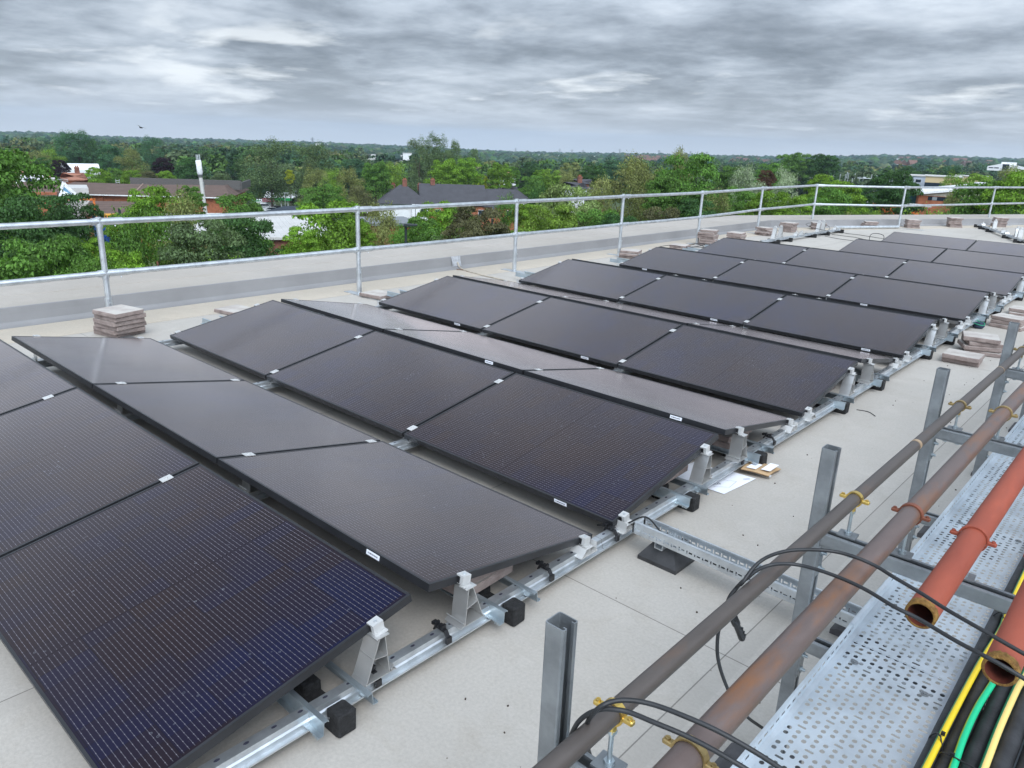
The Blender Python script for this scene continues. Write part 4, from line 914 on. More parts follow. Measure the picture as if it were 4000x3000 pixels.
for (a0, a1, b0, b1) in ((5.27, 5.33, 4.01, 4.12), (5.355, 5.412, 4.05, 4.2)):
    q, _ = sheet([(a0, b0), (a1, b0+0.015), (a1, b1+0.01), (a0, b1)], lambda u, v_: 0.0, Mt['paper'], '', '', 'printed_label', z=0.052, t=0.001, sub=3); q.parent = cd
st_ = MB(); st_.strip([(5.25, 0.008), (5.33, 0.016), (5.41, 0.008), (5.425, 0.02), (5.415, 0.03)], 0.002, 'y', 4.04, 4.07); st_.build('staple_strip', Mt['white'], cd)
bg_ = MB(); 
for i in range(7):
    pass
vs = []; fs = []; nr, ns = 7, 12
for i in range(nr):
    t_ = i/(nr-1); r_ = 0.055*math.sin(PI*(0.12+0.83*t_))**0.7
    for k in range(ns): a = 2*PI*k/ns; vs.append((r_*1.25*math.cos(a)+0.01*math.sin(5*a+i), r_*math.sin(a), 0.002+0.085*t_+0.006*math.sin(3*a)*(t_ > 0.1)))
for i in range(nr-1):
    for k in range(ns): fs.append((i*ns+k, i*ns+(k+1) % ns, (i+1)*ns+(k+1) % ns, (i+1)*ns+k))
fs.append(tuple(range((nr-1)*ns, nr*ns))); bt = thing('tool_pouch', 'small dark blue bag tied with green cord beside the rail', 'bag', (5.29, 10.57, 0), (0.25, 0, 0.5))
MB().add(vs, fs, True).build('bag', mat('navy_fabric', (0.02, 0.03, 0.06), 0.8), bt)
g_ = MB(); g_.tube([(0.062*math.cos(a), 0.048*math.sin(a), 0.068+0.006*math.sin(2*a)) for a in [2*PI*k/16 for k in range(16)]], 0.006, 6, closed=True); g_.tube([(0, 0, 0.08), (-0.03, 0.02, 0.11), (-0.05, 0.0, 0.10)], 0.006, 6); g_.build('cord', mat('green_cord', (0.02, 0.25, 0.14), 0.7), bt)
MB().tube([(-0.68, 21.9, 0.05), (0.36, 24.1, 0.05)], 0.045, 14).build('spare_tube', Mt['galv'], label='long galvanised tube lying on the roof before the far parapet', category='tube')
# cables on the roof near the parapet
cb = Mt['cable']
cable([(-1.93, 8.24, 0.11), (-1.84, 8.22, 0.03), (-1.6, 8.16, 0.012), (-1.28, 8.10, 0.012), (-0.95, 8.07, 0.012), (-0.74, 8.05, 0.012), (-0.40, 8.02, 0.012), (0.1, 8.1, 0.012)], 0.011, mat('cream_cable_sheath', (0.42, 0.37, 0.30), 0.6), 'cream cable leaving the silver patch in the parapet upstand')
cable([(-1.85, 8.15, 0.012), (-1.78, 8.12, 0.02), (-1.70, 8.2, 0.010), (-1.60, 8.14, 0.010)], 0.006, mat('brown_twig', (0.16, 0.08, 0.05), 0.8), 'short brown cable tail beside the silver patch')
cable([(-1.28, 13.1, 0.01), (-1.22, 13.3, 0.06), (-1.1, 13.55, 0.10), (-0.95, 13.75, 0.08), (-0.86, 13.8, 0.012)], 0.006, cb, 'thin brown cable arching over the low slab by the parapet')
P = [(-0.86+0.22*math.cos(a)*(0.8+0.1*math.sin(2.3*a)), 14.25+0.42*math.sin(a*0.98), 0.012+0.035*(1+math.sin(a*1.7))) for a in np.linspace(0, 17, 40)]
cable(P, 0.006, cb, 'loose coil of thin black cable beside the tallest slab stack', sub=3, n=6)
P = [(-0.28+0.25*math.cos(a), 19.5+0.5*math.sin(a), 0.16+0.15*math.sin(a*0.5)) for a in np.linspace(0, 12, 30)]
cable(P, 0.006, cb, 'thin cables looped over the white feet of the bare rail', sub=3, n=6)
cable([(-0.2, 21.1, 0.02), (0.0, 20.95, 0.012), (0.38, 20.9, 0.012), (1.0, 20.6, 0.012), (1.8, 20.3, 0.012)], 0.006, cb, 'upper thin cable running from the bare rail towards the panels', n=6)
cable([(-0.15, 20.2, 0.02), (0.2, 20.2, 0.012), (0.5, 20.15, 0.012), (0.95, 19.7, 0.012)], 0.006, cb, 'middle thin cable running from the bare rail towards the panels', n=6)
cable([(-0.1, 19.6, 0.02), (0.1, 19.5, 0.012), (0.4, 19.35, 0.012), (0.7, 19.3, 0.012), (1.2, 19.0, 0.012)], 0.006, cb, 'lower thin cable running from the bare rail towards the panels', n=6)
cable([(0.95, 19.75, 0.01), (0.96, 19.78, 0.16), (1.08, 19.9, 0.19), (1.20, 20.0, 0.14), (1.2, 20.05, 0.01)], 0.008, cb, 'short black cable hoop standing behind the far panel corner', n=6)
cable([(5.05, 2.62, 0.05), (5.22, 2.62, 0.12), (5.34, 2.64, 0.205), (5.48, 2.60, 0.17), (5.66, 2.57, 0.145), (5.9, 2.58, 0.14), (6.6, 2.56, 0.14)], 0.0045, cb, 'thin black cable dropping into the narrow slotted tray')
cable([(4.55, 0.98, 0.01), (4.56, 1.0, 0.14), (4.60, 1.08, 0.20), (4.64, 1.14, 0.1), (4.64, 1.16, 0.01)], 0.005, cb, 'black cable hanging under the near panel ridge')
cable([(4.2, 1.1, 0.01), (4.21, 1.12, 0.1), (4.23, 1.14, 0.2)], 0.004, mat('green_wire', (0.05, 0.40, 0.08), 0.5), 'short green wire hanging under the near panel ridge')
cable([(5.33, 5.98, 0.004), (5.42, 6.0, 0.004), (5.50, 5.93, 0.004)], 0.003, cb, 'short wire offcut beside a rubber pad')
# ------------------------------------------------------------------ black cables arching over the pipes
k2 = 1000/2212
def a2(x, y): return (2000+x*k2, 2250+y*k2)
def a3(x, y): return (3000+x*k2, 2250+y*k2)
k6 = 600/1659
def a6(x, y): return (2900+x*k6, 1900+y*k6)
def a7(x, y): return (3300+x*700/1936, 1900+y*700/1936)
def Z(lst): return [tuple(onz(p[0], p[1], z)) for p, z in lst]
cable(Z([(a2(740, 1720), 0.55), (a2(680, 1560), 0.75), (a2(640, 1400), 1.00), (a2(645, 1290), 1.14), (a2(690, 1200), 1.19), (a2(780, 1120), 1.215), (a2(900, 1078), 1.22), (a2(1060, 1078), 1.22), (a2(1250, 1120), 1.22), (a2(1500, 1215), 1.22), (a2(1780, 1340), 1.215), (a2(2100, 1520), 1.20), (a2(2330, 1670), 1.18)]), 0.0042, cb, 'upper of two black cables arching over the thin pipe at the bottom edge', 'cable')
cable(Z([(a2(520, 1800), 0.80), (a2(490, 1560), 0.98), (a2(495, 1430), 1.10), (a2(560, 1280), 1.16), (a2(660, 1190), 1.19), (a2(780, 1150), 1.205), (a2(900, 1155), 1.21), (a2(1020, 1180), 1.21), (a2(1240, 1270), 1.21), (a2(1480, 1370), 1.205), (a2(1700, 1480), 1.20), (a2(1960, 1630), 1.19), (a2(2100, 1720), 1.18)]), 0.0042, cb, 'lower of two black cables arching over the thin pipe at the bottom edge', 'cable')
cable(Z([(a2(1925, 400), 0.98), (a2(1868, 300), 1.02), (a2(1870, 200), 1.09), (a2(1950, 90), 1.14), (a6(0, 1040), 1.16), (a6(110, 890), 1.185), (a6(230, 785), 1.20), (a6(400, 715), 1.205), (a6(600, 685), 1.21), (a6(850, 688), 1.21), (a6(1050, 715), 1.21), (a6(1250, 775), 1.21), (a6(1450, 865), 1.205), (a6(1620, 970), 1.205),
         (a7(850, 1170), 1.20), (a7(1100, 1330), 1.20), (a7(1500, 1560), 1.20), (a3(2212, 672), 1.19), (a3(2500, 830), 1.18)]), 0.0042, cb, 'upper black cable crossing from the loose connector over the red pipe ends', 'cable')
cable(Z([(a2(2240, 1360), 0.62), (a2(2130, 1290), 0.66), (a2(2030, 1215), 0.70), (a2(1960, 1120), 0.76), (a2(1890, 1030), 0.82), (a2(1815, 850), 0.90), (a2(1778, 700), 0.97), (a2(1775, 560), 1.02), (a2(1795, 430), 1.06), (a2(1850, 250), 1.10), (a2(1960, 80), 1.14), (a6(60, 985), 1.165), (a6(160, 905), 1.185), (a6(300, 850), 1.20), (a6(470, 835), 1.20), (a6(640, 855), 1.20), (a6(850, 912), 1.205), (a6(1100, 1005), 1.205), (a6(1350, 1125), 1.205), (a6(1640, 1300), 1.205),
(a3(1300, 370), 1.20), (a3(1640, 570), 1.20), (a3(2000, 760), 1.20), (a3(2300, 940), 1.18)]), 0.0042, cb, 'lower black cable crossing the rusting pipe towards the right edge', 'cable')
A, B = onz(*a2(1905, 335), 0.99), onz(*a2(1990, 545), 0.89)
d = B-A; cn = MB(); cn.tube([tuple(A+d*t_) for t_ in (0, 0.05, 0.3, 0.38, 0.40, 0.72, 0.95, 1.0)], [0.006, 0.0105, 0.0115, 0.0105, 0.009, 0.009, 0.0095, 0.007], 10)
for t_ in (0.6, 0.75, 0.88): cn.cbox(tuple(A+d*t_+Rv*0.008), (0.006, 0.006, 0.012))
cn.build('cable_connector', Mt['plastic'], label='black plug connector hanging from the cable end behind the thin pipe', category='connector')
# ------------------------------------------------------------------ bits of grit and leaves
lf = MB()
for i in range(150):
    x, y = random.uniform(5.4, 6.6), random.uniform(0.3, 9)
    if i > 90: x, y = random.uniform(-1.2, 5.0), random.uniform(-1, 20)
    s_ = random.uniform(0.002, 0.006); a = random.uniform(0, PI)
    lf.cbox((x, y, s_*0.5), (s_*1.4, s_, s_), a)
lf.build('grit', mat('dark_grit', (0.06, 0.045, 0.035), 0.9), kind='stuff', label='small dark grit scattered over the roof membrane')
AZ0 = PI/2-YAW
# ================================================================== LAND
az_list = np.concatenate([np.linspace(-PI, AZ0-0.75, 20, endpoint=False), np.linspace(AZ0-0.75, min(AZ0+0.75, PI-0.05), 110, endpoint=False), np.linspace(min(AZ0+0.75, PI-0.05), PI, 8)])
Dl = np.array([2, 30, 60, 90, 120, 160, 200, 260, 340, 450, 600, 800, 1050, 1400, 1800, 2300, 2800, 3300, 3800, 4400], float)
V = []; na, nd = len(az_list), len(Dl)
for a in az_list:
    for D in Dl:
        z = ground_z(D, a)
        if D > 300: z += 2.5*math.sin(a*23+D*0.004)*math.sin(a*9.7-D*0.0023)
        V.append((CAM[0]+D*math.cos(a), CAM[1]+D*math.sin(a), z))
V = np.array(V); F = []
for i in range(na-1):
    for j in range(nd-1): F.append((i*nd+j, i*nd+j+1, (i+1)*nd+j+1, (i+1)*nd+j))
F = np.array(F)
V = np.vstack([V, [[CAM[0], CAM[1], -14.0]]])
go = bpy.data.objects.new('ground', np_mesh('ground', V, F, Mt['ground'], True)); col.objects.link(go); tag(go, kind='structure')
def pxaz(px, py=700): r = ray(px, py); return math.atan2(r[0], r[1])
def azdir(px, py=700):
    r = ray(px, py); h = math.hypot(r[0], r[1]); return np.array([r[0]/h, r[1]/h])
# fix ground helper orientation: angles are measured as atan2(dir.x, dir.y) for the skyline table
# ------------------------------------------------------------------ trees
def make_crown(seed, kind='round', n=12000, leaf=0.030):
    r = np.random.default_rng(seed)
    lobes = []                                            # (centre, radii)
    if kind == 'round':
        lobes.append((np.array([0, 0, 0.54]), np.array([0.30, 0.30, 0.33])))
        for k in range(64):
            a = r.uniform(0, 2*PI); h = 0.10+0.84*r.random()**0.85; R = 0.41*math.sqrt(max(0.03, 1-((h-0.50)/0.47)**2))*r.uniform(0.82, 1.08)
            s = r.uniform(0.065, 0.13); lobes.append((np.array([R*math.cos(a), R*math.sin(a), h]), np.array([s, s, s*r.uniform(0.38, 0.6)])))
    elif kind == 'tall':
        for k in range(26):
            h = r.uniform(0.10, 0.93); R = 0.30*math.sqrt(max(0.04, 1-((h-0.5)/0.52)**2))*r.uniform(0.5, 1.1); a = r.uniform(0, 2*PI)
            s = r.uniform(0.11, 0.19); lobes.append((np.array([R*math.cos(a), R*math.sin(a), h]), np.array([s, s, s*r.uniform(0.6, 0.95)])))
    elif kind == 'airy':
        for k in range(44):
            h = r.uniform(0.10, 0.93); R = 0.36*math.sqrt(max(0.04, 1-((h-0.5)/0.55)**2))*r.uniform(0.15, 1.1); a = r.uniform(0, 2*PI)
            s = r.uniform(0.08, 0.16); lobes.append((np.array([R*math.cos(a), R*math.sin(a), h]), np.array([s, s, s*r.uniform(0.7, 1.2)])))
    elif kind == 'cone':
        for k in range(30):
            h = r.uniform(0.04, 0.95); R = 0.34*(1-h)**0.8; a = r.uniform(0, 2*PI); s = 0.05+0.10*(1-h)
            lobes.append((np.array([R*math.cos(a), R*math.sin(a), h]), np.array([s, s, s*0.6])))
    elif kind == 'bush':
        for k in range(24):
            a = r.uniform(0, 2*PI); h = r.uniform(0.05, 0.75); R = 0.38*math.sqrt(max(0.05, 1-(h/0.95)**2))*r.uniform(0.4, 1)
            s = r.uniform(0.12, 0.2); lobes.append((np.array([R*math.cos(a), R*math.sin(a), h]), np.array([s, s, s*0.9])))
    w = np.array([l[1][0]**1.6 for l in lobes]); w[0] = w[0] if kind != 'round' else w[1:].sum()*0.30; w /= w.sum(); idx = r.choice(len(lobes), n, p=w)
    C_ = np.array([lobes[i][0] for i in idx]); S_ = np.array([lobes[i][1] for i in idx])
    u = r.normal(size=(n, 3)); u /= np.linalg.norm(u, axis=1)[:, None]; u[:, 2] = np.where(u[:, 2] < -0.35, -u[:, 2]*0.6, u[:, 2])
    rad = 1+r.normal(size=n)*0.10-(r.random(n)**3)*0.35
    # twiggy bumps on each lobe
    bump = 1+0.13*np.sin(u[:, 0]*9+idx)*np.sin(u[:, 1]*8+idx*2)+0.08*np.sin(u[:, 2]*17+idx)
    P = C_+u*S_*(rad*bump)[:, None]
    nrm = u+r.normal(size=(n, 3))*0.45+np.array([0, 0, 0.35]); nrm /= np.linalg.norm(nrm, axis=1)[:, None]
    t = np.cross(nrm, r.normal(size=(n, 3))); t /= np.linalg.norm(t, axis=1)[:, None]; bb = np.cross(nrm, t)
    s = leaf*r.uniform(0.5, 1.25, n)[:, None]; q = 0.62
    bend = nrm*s*0.25
    A = P-t*s*0.5-bend*0.4; B = P-bb*s*q*0.5+bend*0.3; Cc = P+t*s*0.5-bend*0.4; D_ = P+bb*s*q*0.5+bend*0.3
    V = np.stack([A, B, Cc, D_], 1).reshape(-1, 3); F = np.arange(4*n).reshape(-1, 4)
    return V, F
crowns = {}
for kd, ct, n, lf_ in (('round', 4, 20000, 0.029), ('tall', 2, 12000, 0.026), ('airy', 3, 15000, 0.022), ('cone', 1, 8000, 0.030), ('bush', 2, 9000, 0.030)):
    for i in range(ct): crowns[(kd, i)] = np_mesh('crown', *make_crown(11*i+len(kd), kd, n, lf_), Mt['leaf'])
def trunk_mesh(seed):
    r = random.Random(seed); mb = MB()
    mb.tube([(0, 0, 0), (0.01, 0.0, 0.2), (0.0, 0.01, 0.45), (0.01, 0, 0.75)], [0.035, 0.026, 0.018, 0.006], 8)
    for k in range(9):
        a = r.uniform(0, 2*PI); h = r.uniform(0.22, 0.5); L = r.uniform(0.15, 0.3)
        p0 = np.array([0, 0, h]); p1 = p0+np.array([math.cos(a)*L*0.5, math.sin(a)*L*0.5, L*0.5]); p2 = p0+np.array([math.cos(a)*L, math.sin(a)*L, L*1.2])
        mb.tube([tuple(p0), tuple(p1), tuple(p2)], [0.014, 0.009, 0.003], 6)
    o = mb.build('trunk', Mt['wood']); me = o.data; bpy.data.objects.remove(o); return me
trunks = [trunk_mesh(i) for i in range(3)]
GREEN = {'mid': (0.068, 0.135, 0.026), 'bright': (0.098, 0.172, 0.020), 'dark': (0.036, 0.082, 0.024), 'olive': (0.130, 0.145, 0.052), 'yellow': (0.22, 0.25, 0.025), 'silver': (0.21, 0.25, 0.17),
         'purple': (0.018, 0.009, 0.014), 'brown': (0.075, 0.075, 0.035), 'blue': (0.042, 0.095, 0.045), 'flower': (0.13, 0.17, 0.06), 'conifer': (0.018, 0.042, 0.020), 'grey': (0.075, 0.110, 0.048), 'lime': (0.12, 0.19, 0.03), 'copper': (0.07, 0.035, 0.02)}
cnt = [0]; LISTED = []
def tree(px, top, hw, D, kind, colr, label, cat='tree', low=0.0, group=None, bottom=None):
    cnt[0] += 1; i = cnt[0]; P = at(px, top, D); dirn = math.atan2(P[0]-CAM[0], P[1]-CAM[1])
    z0 = gzn(D, px)
    if bottom is not None: z0 = max(z0, at(px, bottom, D)[2])
    h = max(1.5, P[2]-z0); r = hw*D/2968*1.03
    root = thing({'cone': 'conifer', 'bush': 'shrub'}.get(kind, 'broadleaf_tree'), label, 'shrub' if kind == 'bush' else cat, (P[0], P[1], z0), (0, 0, (i*2.39) % (2*PI)), group)
    rd = random.Random(i)
    ks = [k for k in crowns if k[0] == kind]; me = crowns[ks[i % len(ks)]]
    c = bpy.data.objects.new('crown', me); col.objects.link(c); c.parent = root
    ch = h*(0.90 if kind in ('round', 'airy') else 0.97) ; ch = min(ch, r*(3.2 if kind in ('round',) else 5.0))
    c.scale = (2*r*1.17, 2*r*1.17, ch*1.07); c.location = (0, 0, h-ch)
    g = GREEN[colr]; j = rd.uniform(1.45, 1.85); c.color = (g[0]*j, g[1]*j*rd.uniform(0.96, 1.04), g[2]*j, 1)
    t = bpy.data.objects.new('trunk', trunks[i % 3]); col.objects.link(t); t.parent = root; tw = min(r*2, h*0.55); t.scale = (tw, tw, h)
    LISTED.append((px-hw*0.9, px+hw*0.9, D)); return root
def gzn(D, px):
    d = azdir(px); return ground_z(D, math.atan2(d[1], d[0]))
T = [
 # near trees just beyond the parapet
 (-35, 598, 175, 47, 'round', 'mid', 'tall full tree filling the left picture edge above the guardrail'),
 (-130, 640, 160, 60, 'round', 'dark', 'dark tree partly out of the left picture edge'),
 (262, 765, 100, 43, 'round', 'dark', 'dark green tree before the brown gabled roof at the left'),
 (110, 800, 150, 40, 'round', 'dark', 'dark tree low in the gap left of the first guardrail post'),
 (165, 948, 185, 36, 'round', 'mid', 'light green maple crown just above the parapet at far left'),
 (350, 940, 60, 40, 'round', 'bright', 'small bright tree right behind the leftmost guardrail post'),
 (350, 980, 90, 30, 'bush', 'mid', 'low bright bush by the leftmost guardrail post'),
 (590, 742, 92, 62, 'round', 'bright', 'bright tree with pointed top before the long brown roof'),
 (480, 850, 70, 55, 'round', 'bright', 'bright green tree left of the pointed one under the long roof'),
 (738, 732, 45, 70, 'round', 'mid', 'round darker tree covering the right end of the long brown roof'),
 (925, 765, 95, 64, 'round', 'mid', 'tree right of the white mast, reaching the top rail'),
 (700, 800, 110, 54, 'airy', 'olive', 'loose olive tree below the white mast'),
 (560, 890, 150, 42, 'airy', 'mid', 'broad loose tree between first and second guardrail posts'),
 (790, 880, 150, 40, 'round', 'grey', 'dull green tree low between the first two guardrail posts'),
 (960, 860, 130, 45, 'round', 'dark', 'dark tree left of the pale flat roof, above the mid rail'),
 (880, 955, 110, 34, 'bush', 'bright', 'low bright bush above the mid rail left of the pale flat roof'),
 (470, 990, 100, 33, 'round', 'bright', 'bright low tree right of the leftmost guardrail post'),
 (1060, 960, 90, 38, 'bush', 'brown', 'brownish low bush before the brick wall of the pale flat roof'),
 (1280, 803, 165, 46, 'round', 'bright', 'big bright maple left of the second guardrail post'),
 (1185, 900, 80, 44, 'round', 'bright', 'bright lower part tree under the big maple'),
 (1400, 880, 60, 44, 'round', 'bright', 'bright tree behind the second guardrail post'),
 (1480, 832, 85, 52, 'airy', 'olive', 'thin olive tree in front of the white rendered house'),
 (1545, 900, 60, 46, 'airy', 'mid', 'sparse tree before the low red brick wall'),
 (1705, 800, 90, 62, 'round', 'bright', 'bright tree against the right end of the white house'),
 (1655, 860, 85, 50, 'round', 'mid', 'mid green tree right of the dark street lamp'),
 (1790, 818, 80, 66, 'round', 'mid', 'green tree before the slate roof and the third guardrail post'),
 (1745, 905, 90, 42, 'bush', 'grey', 'low dull shrub above the mid rail right of the street lamp'),
 (1870, 822, 125, 50, 'round', 'brown', 'dark brownish flowering tree left of the third guardrail post'),
 (1810, 875, 95, 46, 'round', 'brown', 'lower brownish flowering tree beside it above the mid rail'),
 (1965, 795, 75, 66, 'airy', 'mid', 'leafy tree over the low end of the slate roof'),
 (2060, 800, 60, 52, 'round', 'bright', 'bright tree right behind the third guardrail post'),
 (2160, 820, 120, 48, 'round', 'lime', 'very bright yellow green tree right of the third guardrail post'),
 (2230, 740, 130, 62, 'round', 'flower', 'green tree dotted with white blossom above the top rail'),
 (2110, 760, 70, 66, 'airy', 'dark', 'dark thorny tree beside the white blossom tree'),
 (2340, 830, 110, 52, 'round', 'mid', 'green tree low before the fourth guardrail post'),
 (2420, 850, 90, 48, 'round', 'dark', 'dark tree behind the fourth guardrail post'),
 (2470, 655, 140, 90, 'airy', 'olive', 'broad olive willow left of the big chestnut'),
 (2350, 745, 70, 84, 'airy', 'olive', 'smaller olive willow at the left of the broad one'),
 (2560, 690, 110, 84, 'airy', 'olive', 'olive willow touching the big chestnut'),
 (2700, 622, 125, 78, 'round', 'mid', 'big chestnut rising highest on the right half'),
 (2620, 700, 90, 76, 'round', 'mid', 'left shoulder tree of the big chestnut'),
 (2660, 606, 60, 120, 'airy', 'olive', 'pale olive treetop peeping behind the big chestnut'),
 (2590, 820, 100, 56, 'round', 'brown', 'brown budded tree below the big chestnut above the mid rail'),
 (2720, 790, 90, 58, 'round', 'dark', 'dark tree under the big chestnut'),
 (2800, 780, 70, 62, 'airy', 'olive', 'olive tree left of the fifth guardrail post'),
 (2890, 745, 80, 68, 'round', 'mid', 'rounded green tree between the fifth and sixth posts'),
 (3020, 755, 90, 66, 'round', 'bright', 'bright tree behind the sixth guardrail post'),
 (3110, 780, 70, 64, 'round', 'bright', 'bright tree left of the corner guardrail post'),
 (2915, 680, 75, 130, 'airy', 'silver', 'silvery willow above the top rail right of the chestnut'),
 (3075, 680, 60, 130, 'airy', 'silver', 'second silvery willow left of the corner post'),
 (2995, 668, 32, 150, 'round', 'copper', 'small copper brown tree between the two silvery willows'),
 (3215, 690, 55, 90, 'round', 'bright', 'bright domed treetop just above the top rail by the corner post'),
 (3245, 745, 75, 74, 'round', 'mid', 'green tree right of the corner post below the top rail'),
 (3300, 720, 70, 80, 'round', 'bright', 'bright tree under the substation posts'),
 (3360, 735, 60, 86, 'round', 'dark', 'dark tree under the right end of the substation'),
 (3320, 800, 70, 76, 'bush', 'olive', 'olive shrub above the far parapet'),
 (3505, 680, 82, 92, 'round', 'dark', 'dark domed tree rising over the top rail before the blue grey hall'),
 (3420, 790, 40, 84, 'bush', 'lime', 'light round shrub beside the orange vehicle'),
 (3640, 755, 70, 130, 'round', 'dark', 'dark tree behind the sloping white roof'),
 (3740, 700, 60, 150, 'airy', 'lime', 'yellowish low tree before the cream industrial building'),
 (3830, 690, 60, 150, 'round', 'lime', 'yellow green shrubby tree right of the cream building'),
 (3730, 745, 60, 88, 'airy', 'olive', 'thin olive tree against the red school wall'),
 (3870, 720, 125, 76, 'round', 'mid', 'leafy tree right of the school, behind the last post'),
 (4020, 700, 140, 72, 'round', 'bright', 'bright leafy tree at the right picture edge'),
 (3600, 800, 110, 68, 'bush', 'lime', 'yellow green hedge shrub above the far parapet below the school'),
 (3760, 800, 90, 66, 'bush', 'mid', 'green hedge shrub right of the school above the parapet'),
 (3920, 795, 90, 64, 'bush', 'dark', 'dark hedge shrub above the parapet at far right'),
 # middle distance
 (232, 526, 46, 330, 'airy', 'blue', 'left of three tall poplars under the left skyline'),
 (298, 522, 50, 330, 'airy', 'blue', 'middle of three tall poplars under the left skyline'),
 (345, 550, 34, 330, 'tall', 'dark', 'right, darkest of three tall poplars under the left skyline'),
 (585, 543, 44, 340, 'airy', 'blue', 'tall lone poplar left of the white mast'),
 (95, 600, 75, 250, 'airy', 'olive', 'yellowish olive tree behind the terracotta roofs'),
 (195, 595, 45, 260, 'airy', 'lime', 'light green tree left of the small purple tree'),
 (160, 620, 26, 230, 'round', 'dark', 'small dark tree above the left terracotta roof'),
 (228, 628, 28, 225, 'round', 'purple', 'small dark purple tree above the white plant box'),
 (636, 622, 40, 215, 'round', 'purple', 'round dark purple beech above the long brown roof'),
 (371, 662, 48, 190, 'round', 'bright', 'round bright tree beside the second terracotta roof'),
 (450, 665, 42, 195, 'round', 'mid', 'green tree behind the left part of the long brown roof'),
 (515, 668, 38, 190, 'round', 'bright', 'bright rounded tree behind the middle of the long brown roof'),
 (580, 676, 34, 188, 'round', 'brown', 'brownish rounded tree behind the long brown roof'),
 (645, 672, 36, 190, 'round', 'bright', 'bright tree just below the purple beech'),
 (510, 596, 52, 250, 'airy', 'olive', 'olive tree left of the purple beech'),
 (420, 570, 40, 300, 'round', 'blue', 'dull tree right of the three poplars'),
 (745, 622, 48, 230, 'round', 'dark', 'dark rounded tree left of the white mast head'),
 (690, 650, 26, 210, 'cone', 'dark', 'narrow dark tree between purple beech and mast'),
 (898, 615, 34, 230, 'cone', 'conifer', 'dark pointed conifer right of the mast'),
 (935, 625, 34, 235, 'round', 'dark', 'dark tree beside the pointed conifer'),
 (860, 685, 45, 180, 'round', 'grey', 'dull green tree right of the mast foot'),
 (1050, 560, 108, 200, 'airy', 'grey', 'big dull oak, left of the pair above the petrol station'),
 (1215, 574, 78, 205, 'airy', 'grey', 'big dull oak, right of the pair above the petrol station'),
 (1130, 665, 16, 170, 'round', 'yellow', 'small bright yellow shrub between the two oaks'),
 (1225, 668, 60, 150, 'airy', 'olive', 'yellowish willow right of the petrol station canopy'),
 (1290, 672, 55, 160, 'airy', 'lime', 'light willow in the middle of the olive group'),
 (1365, 675, 60, 150, 'airy', 'olive', 'olive willow left of the dark central tree'),
 (1220, 735, 60, 120, 'round', 'mid', 'green tree right of the dark lamp posts'),
 (1290, 730, 55, 118, 'round', 'mid', 'green tree below the light willow'),
 (1465, 640, 60, 175, 'round', 'mid', 'dark green tree left of the chimneyed roof'),
 (1420, 740, 65, 115, 'airy', 'brown', 'brownish tree left of the slate hipped roof'),
 (1540, 650, 60, 190, 'airy', 'lime', 'yellowish tree above the slate hipped roof'),
 (1375, 625, 48, 280, 'round', 'blue', 'dull rounded tree above the olive willows'),
 (1640, 552, 52, 235, 'airy', 'grey', 'left poplar of the tall central clump'),
 (1712, 541, 52, 235, 'airy', 'grey', 'middle and tallest poplar of the central clump'),
 (1775, 566, 34, 235, 'airy', 'grey', 'right poplar of the tall central clump'),
 (1852, 588, 22, 300, 'tall', 'grey', 'slim poplar right of the central clump'),
 (1735, 628, 62, 180, 'round', 'bright', 'bright maple above the slate roof, left of two'),
 (1828, 624, 52, 185, 'round', 'bright', 'bright maple above the slate roof, right of two'),
 (1770, 690, 40, 200, 'round', 'lime', 'lower yellow green tree touching the slate ridge'),
 (1880, 692, 34, 195, 'round', 'yellow', 'golden yellow shrub on the slate ridge line'),
 (1957, 642, 46, 190, 'round', 'bright', 'bright round tree right of the golden shrub'),
 (2005, 655, 25, 195, 'round', 'mid', 'green tree left of the orange roof'),
 (2080, 690, 50, 175, 'round', 'mid', 'green tree right of the grey gabled roofs'),
 (2160, 668, 45, 190, 'round', 'lime', 'light green tree right of the orange roof'),
 (2110, 665, 30, 200, 'round', 'bright', 'small bright tree above the grey gabled roofs'),
 (2320, 655, 55, 180, 'round', 'dark', 'dark green tree right of the grey house roof'),
 (2220, 690, 40, 165, 'airy', 'olive', 'olive tree left of the grey house roof'),
 (2230, 640, 45, 290, 'round', 'olive', 'olive rounded tree in the wood, centre right'),
 (2080, 640, 40, 280, 'round', 'dark', 'dark tree in the wood above the orange roof'),
 (2400, 632, 50, 300, 'round', 'blue', 'dull green rounded tree in the wood left of the willow'),
 (3075, 606, 42, 300, 'round', 'mid', 'leftmost tall tree of the right hand row'),
 (3135, 604, 42, 300, 'round', 'mid', 'second tall tree of the right hand row'),
 (3195, 607, 40, 300, 'round', 'dark', 'third tall tree of the right hand row'),
 (3245, 612, 34, 300, 'round', 'dark', 'last tall tree of the right hand row'),
 (2870, 655, 60, 160, 'round', 'mid', 'green tree behind the silvery willow'),
 (3010, 645, 50, 220, 'round', 'mid', 'green tree left of the right hand row'),
 (3555, 655, 36, 330, 'round', 'dark', 'dark round tree above the blue grey hall'),
 (3960, 668, 70, 230, 'airy', 'olive', 'yellow green trees right of the white domed building'),
 (3720, 652, 40, 320, 'round', 'blue', 'dull tree above the cream building'),
]
for a in T: tree(*a)
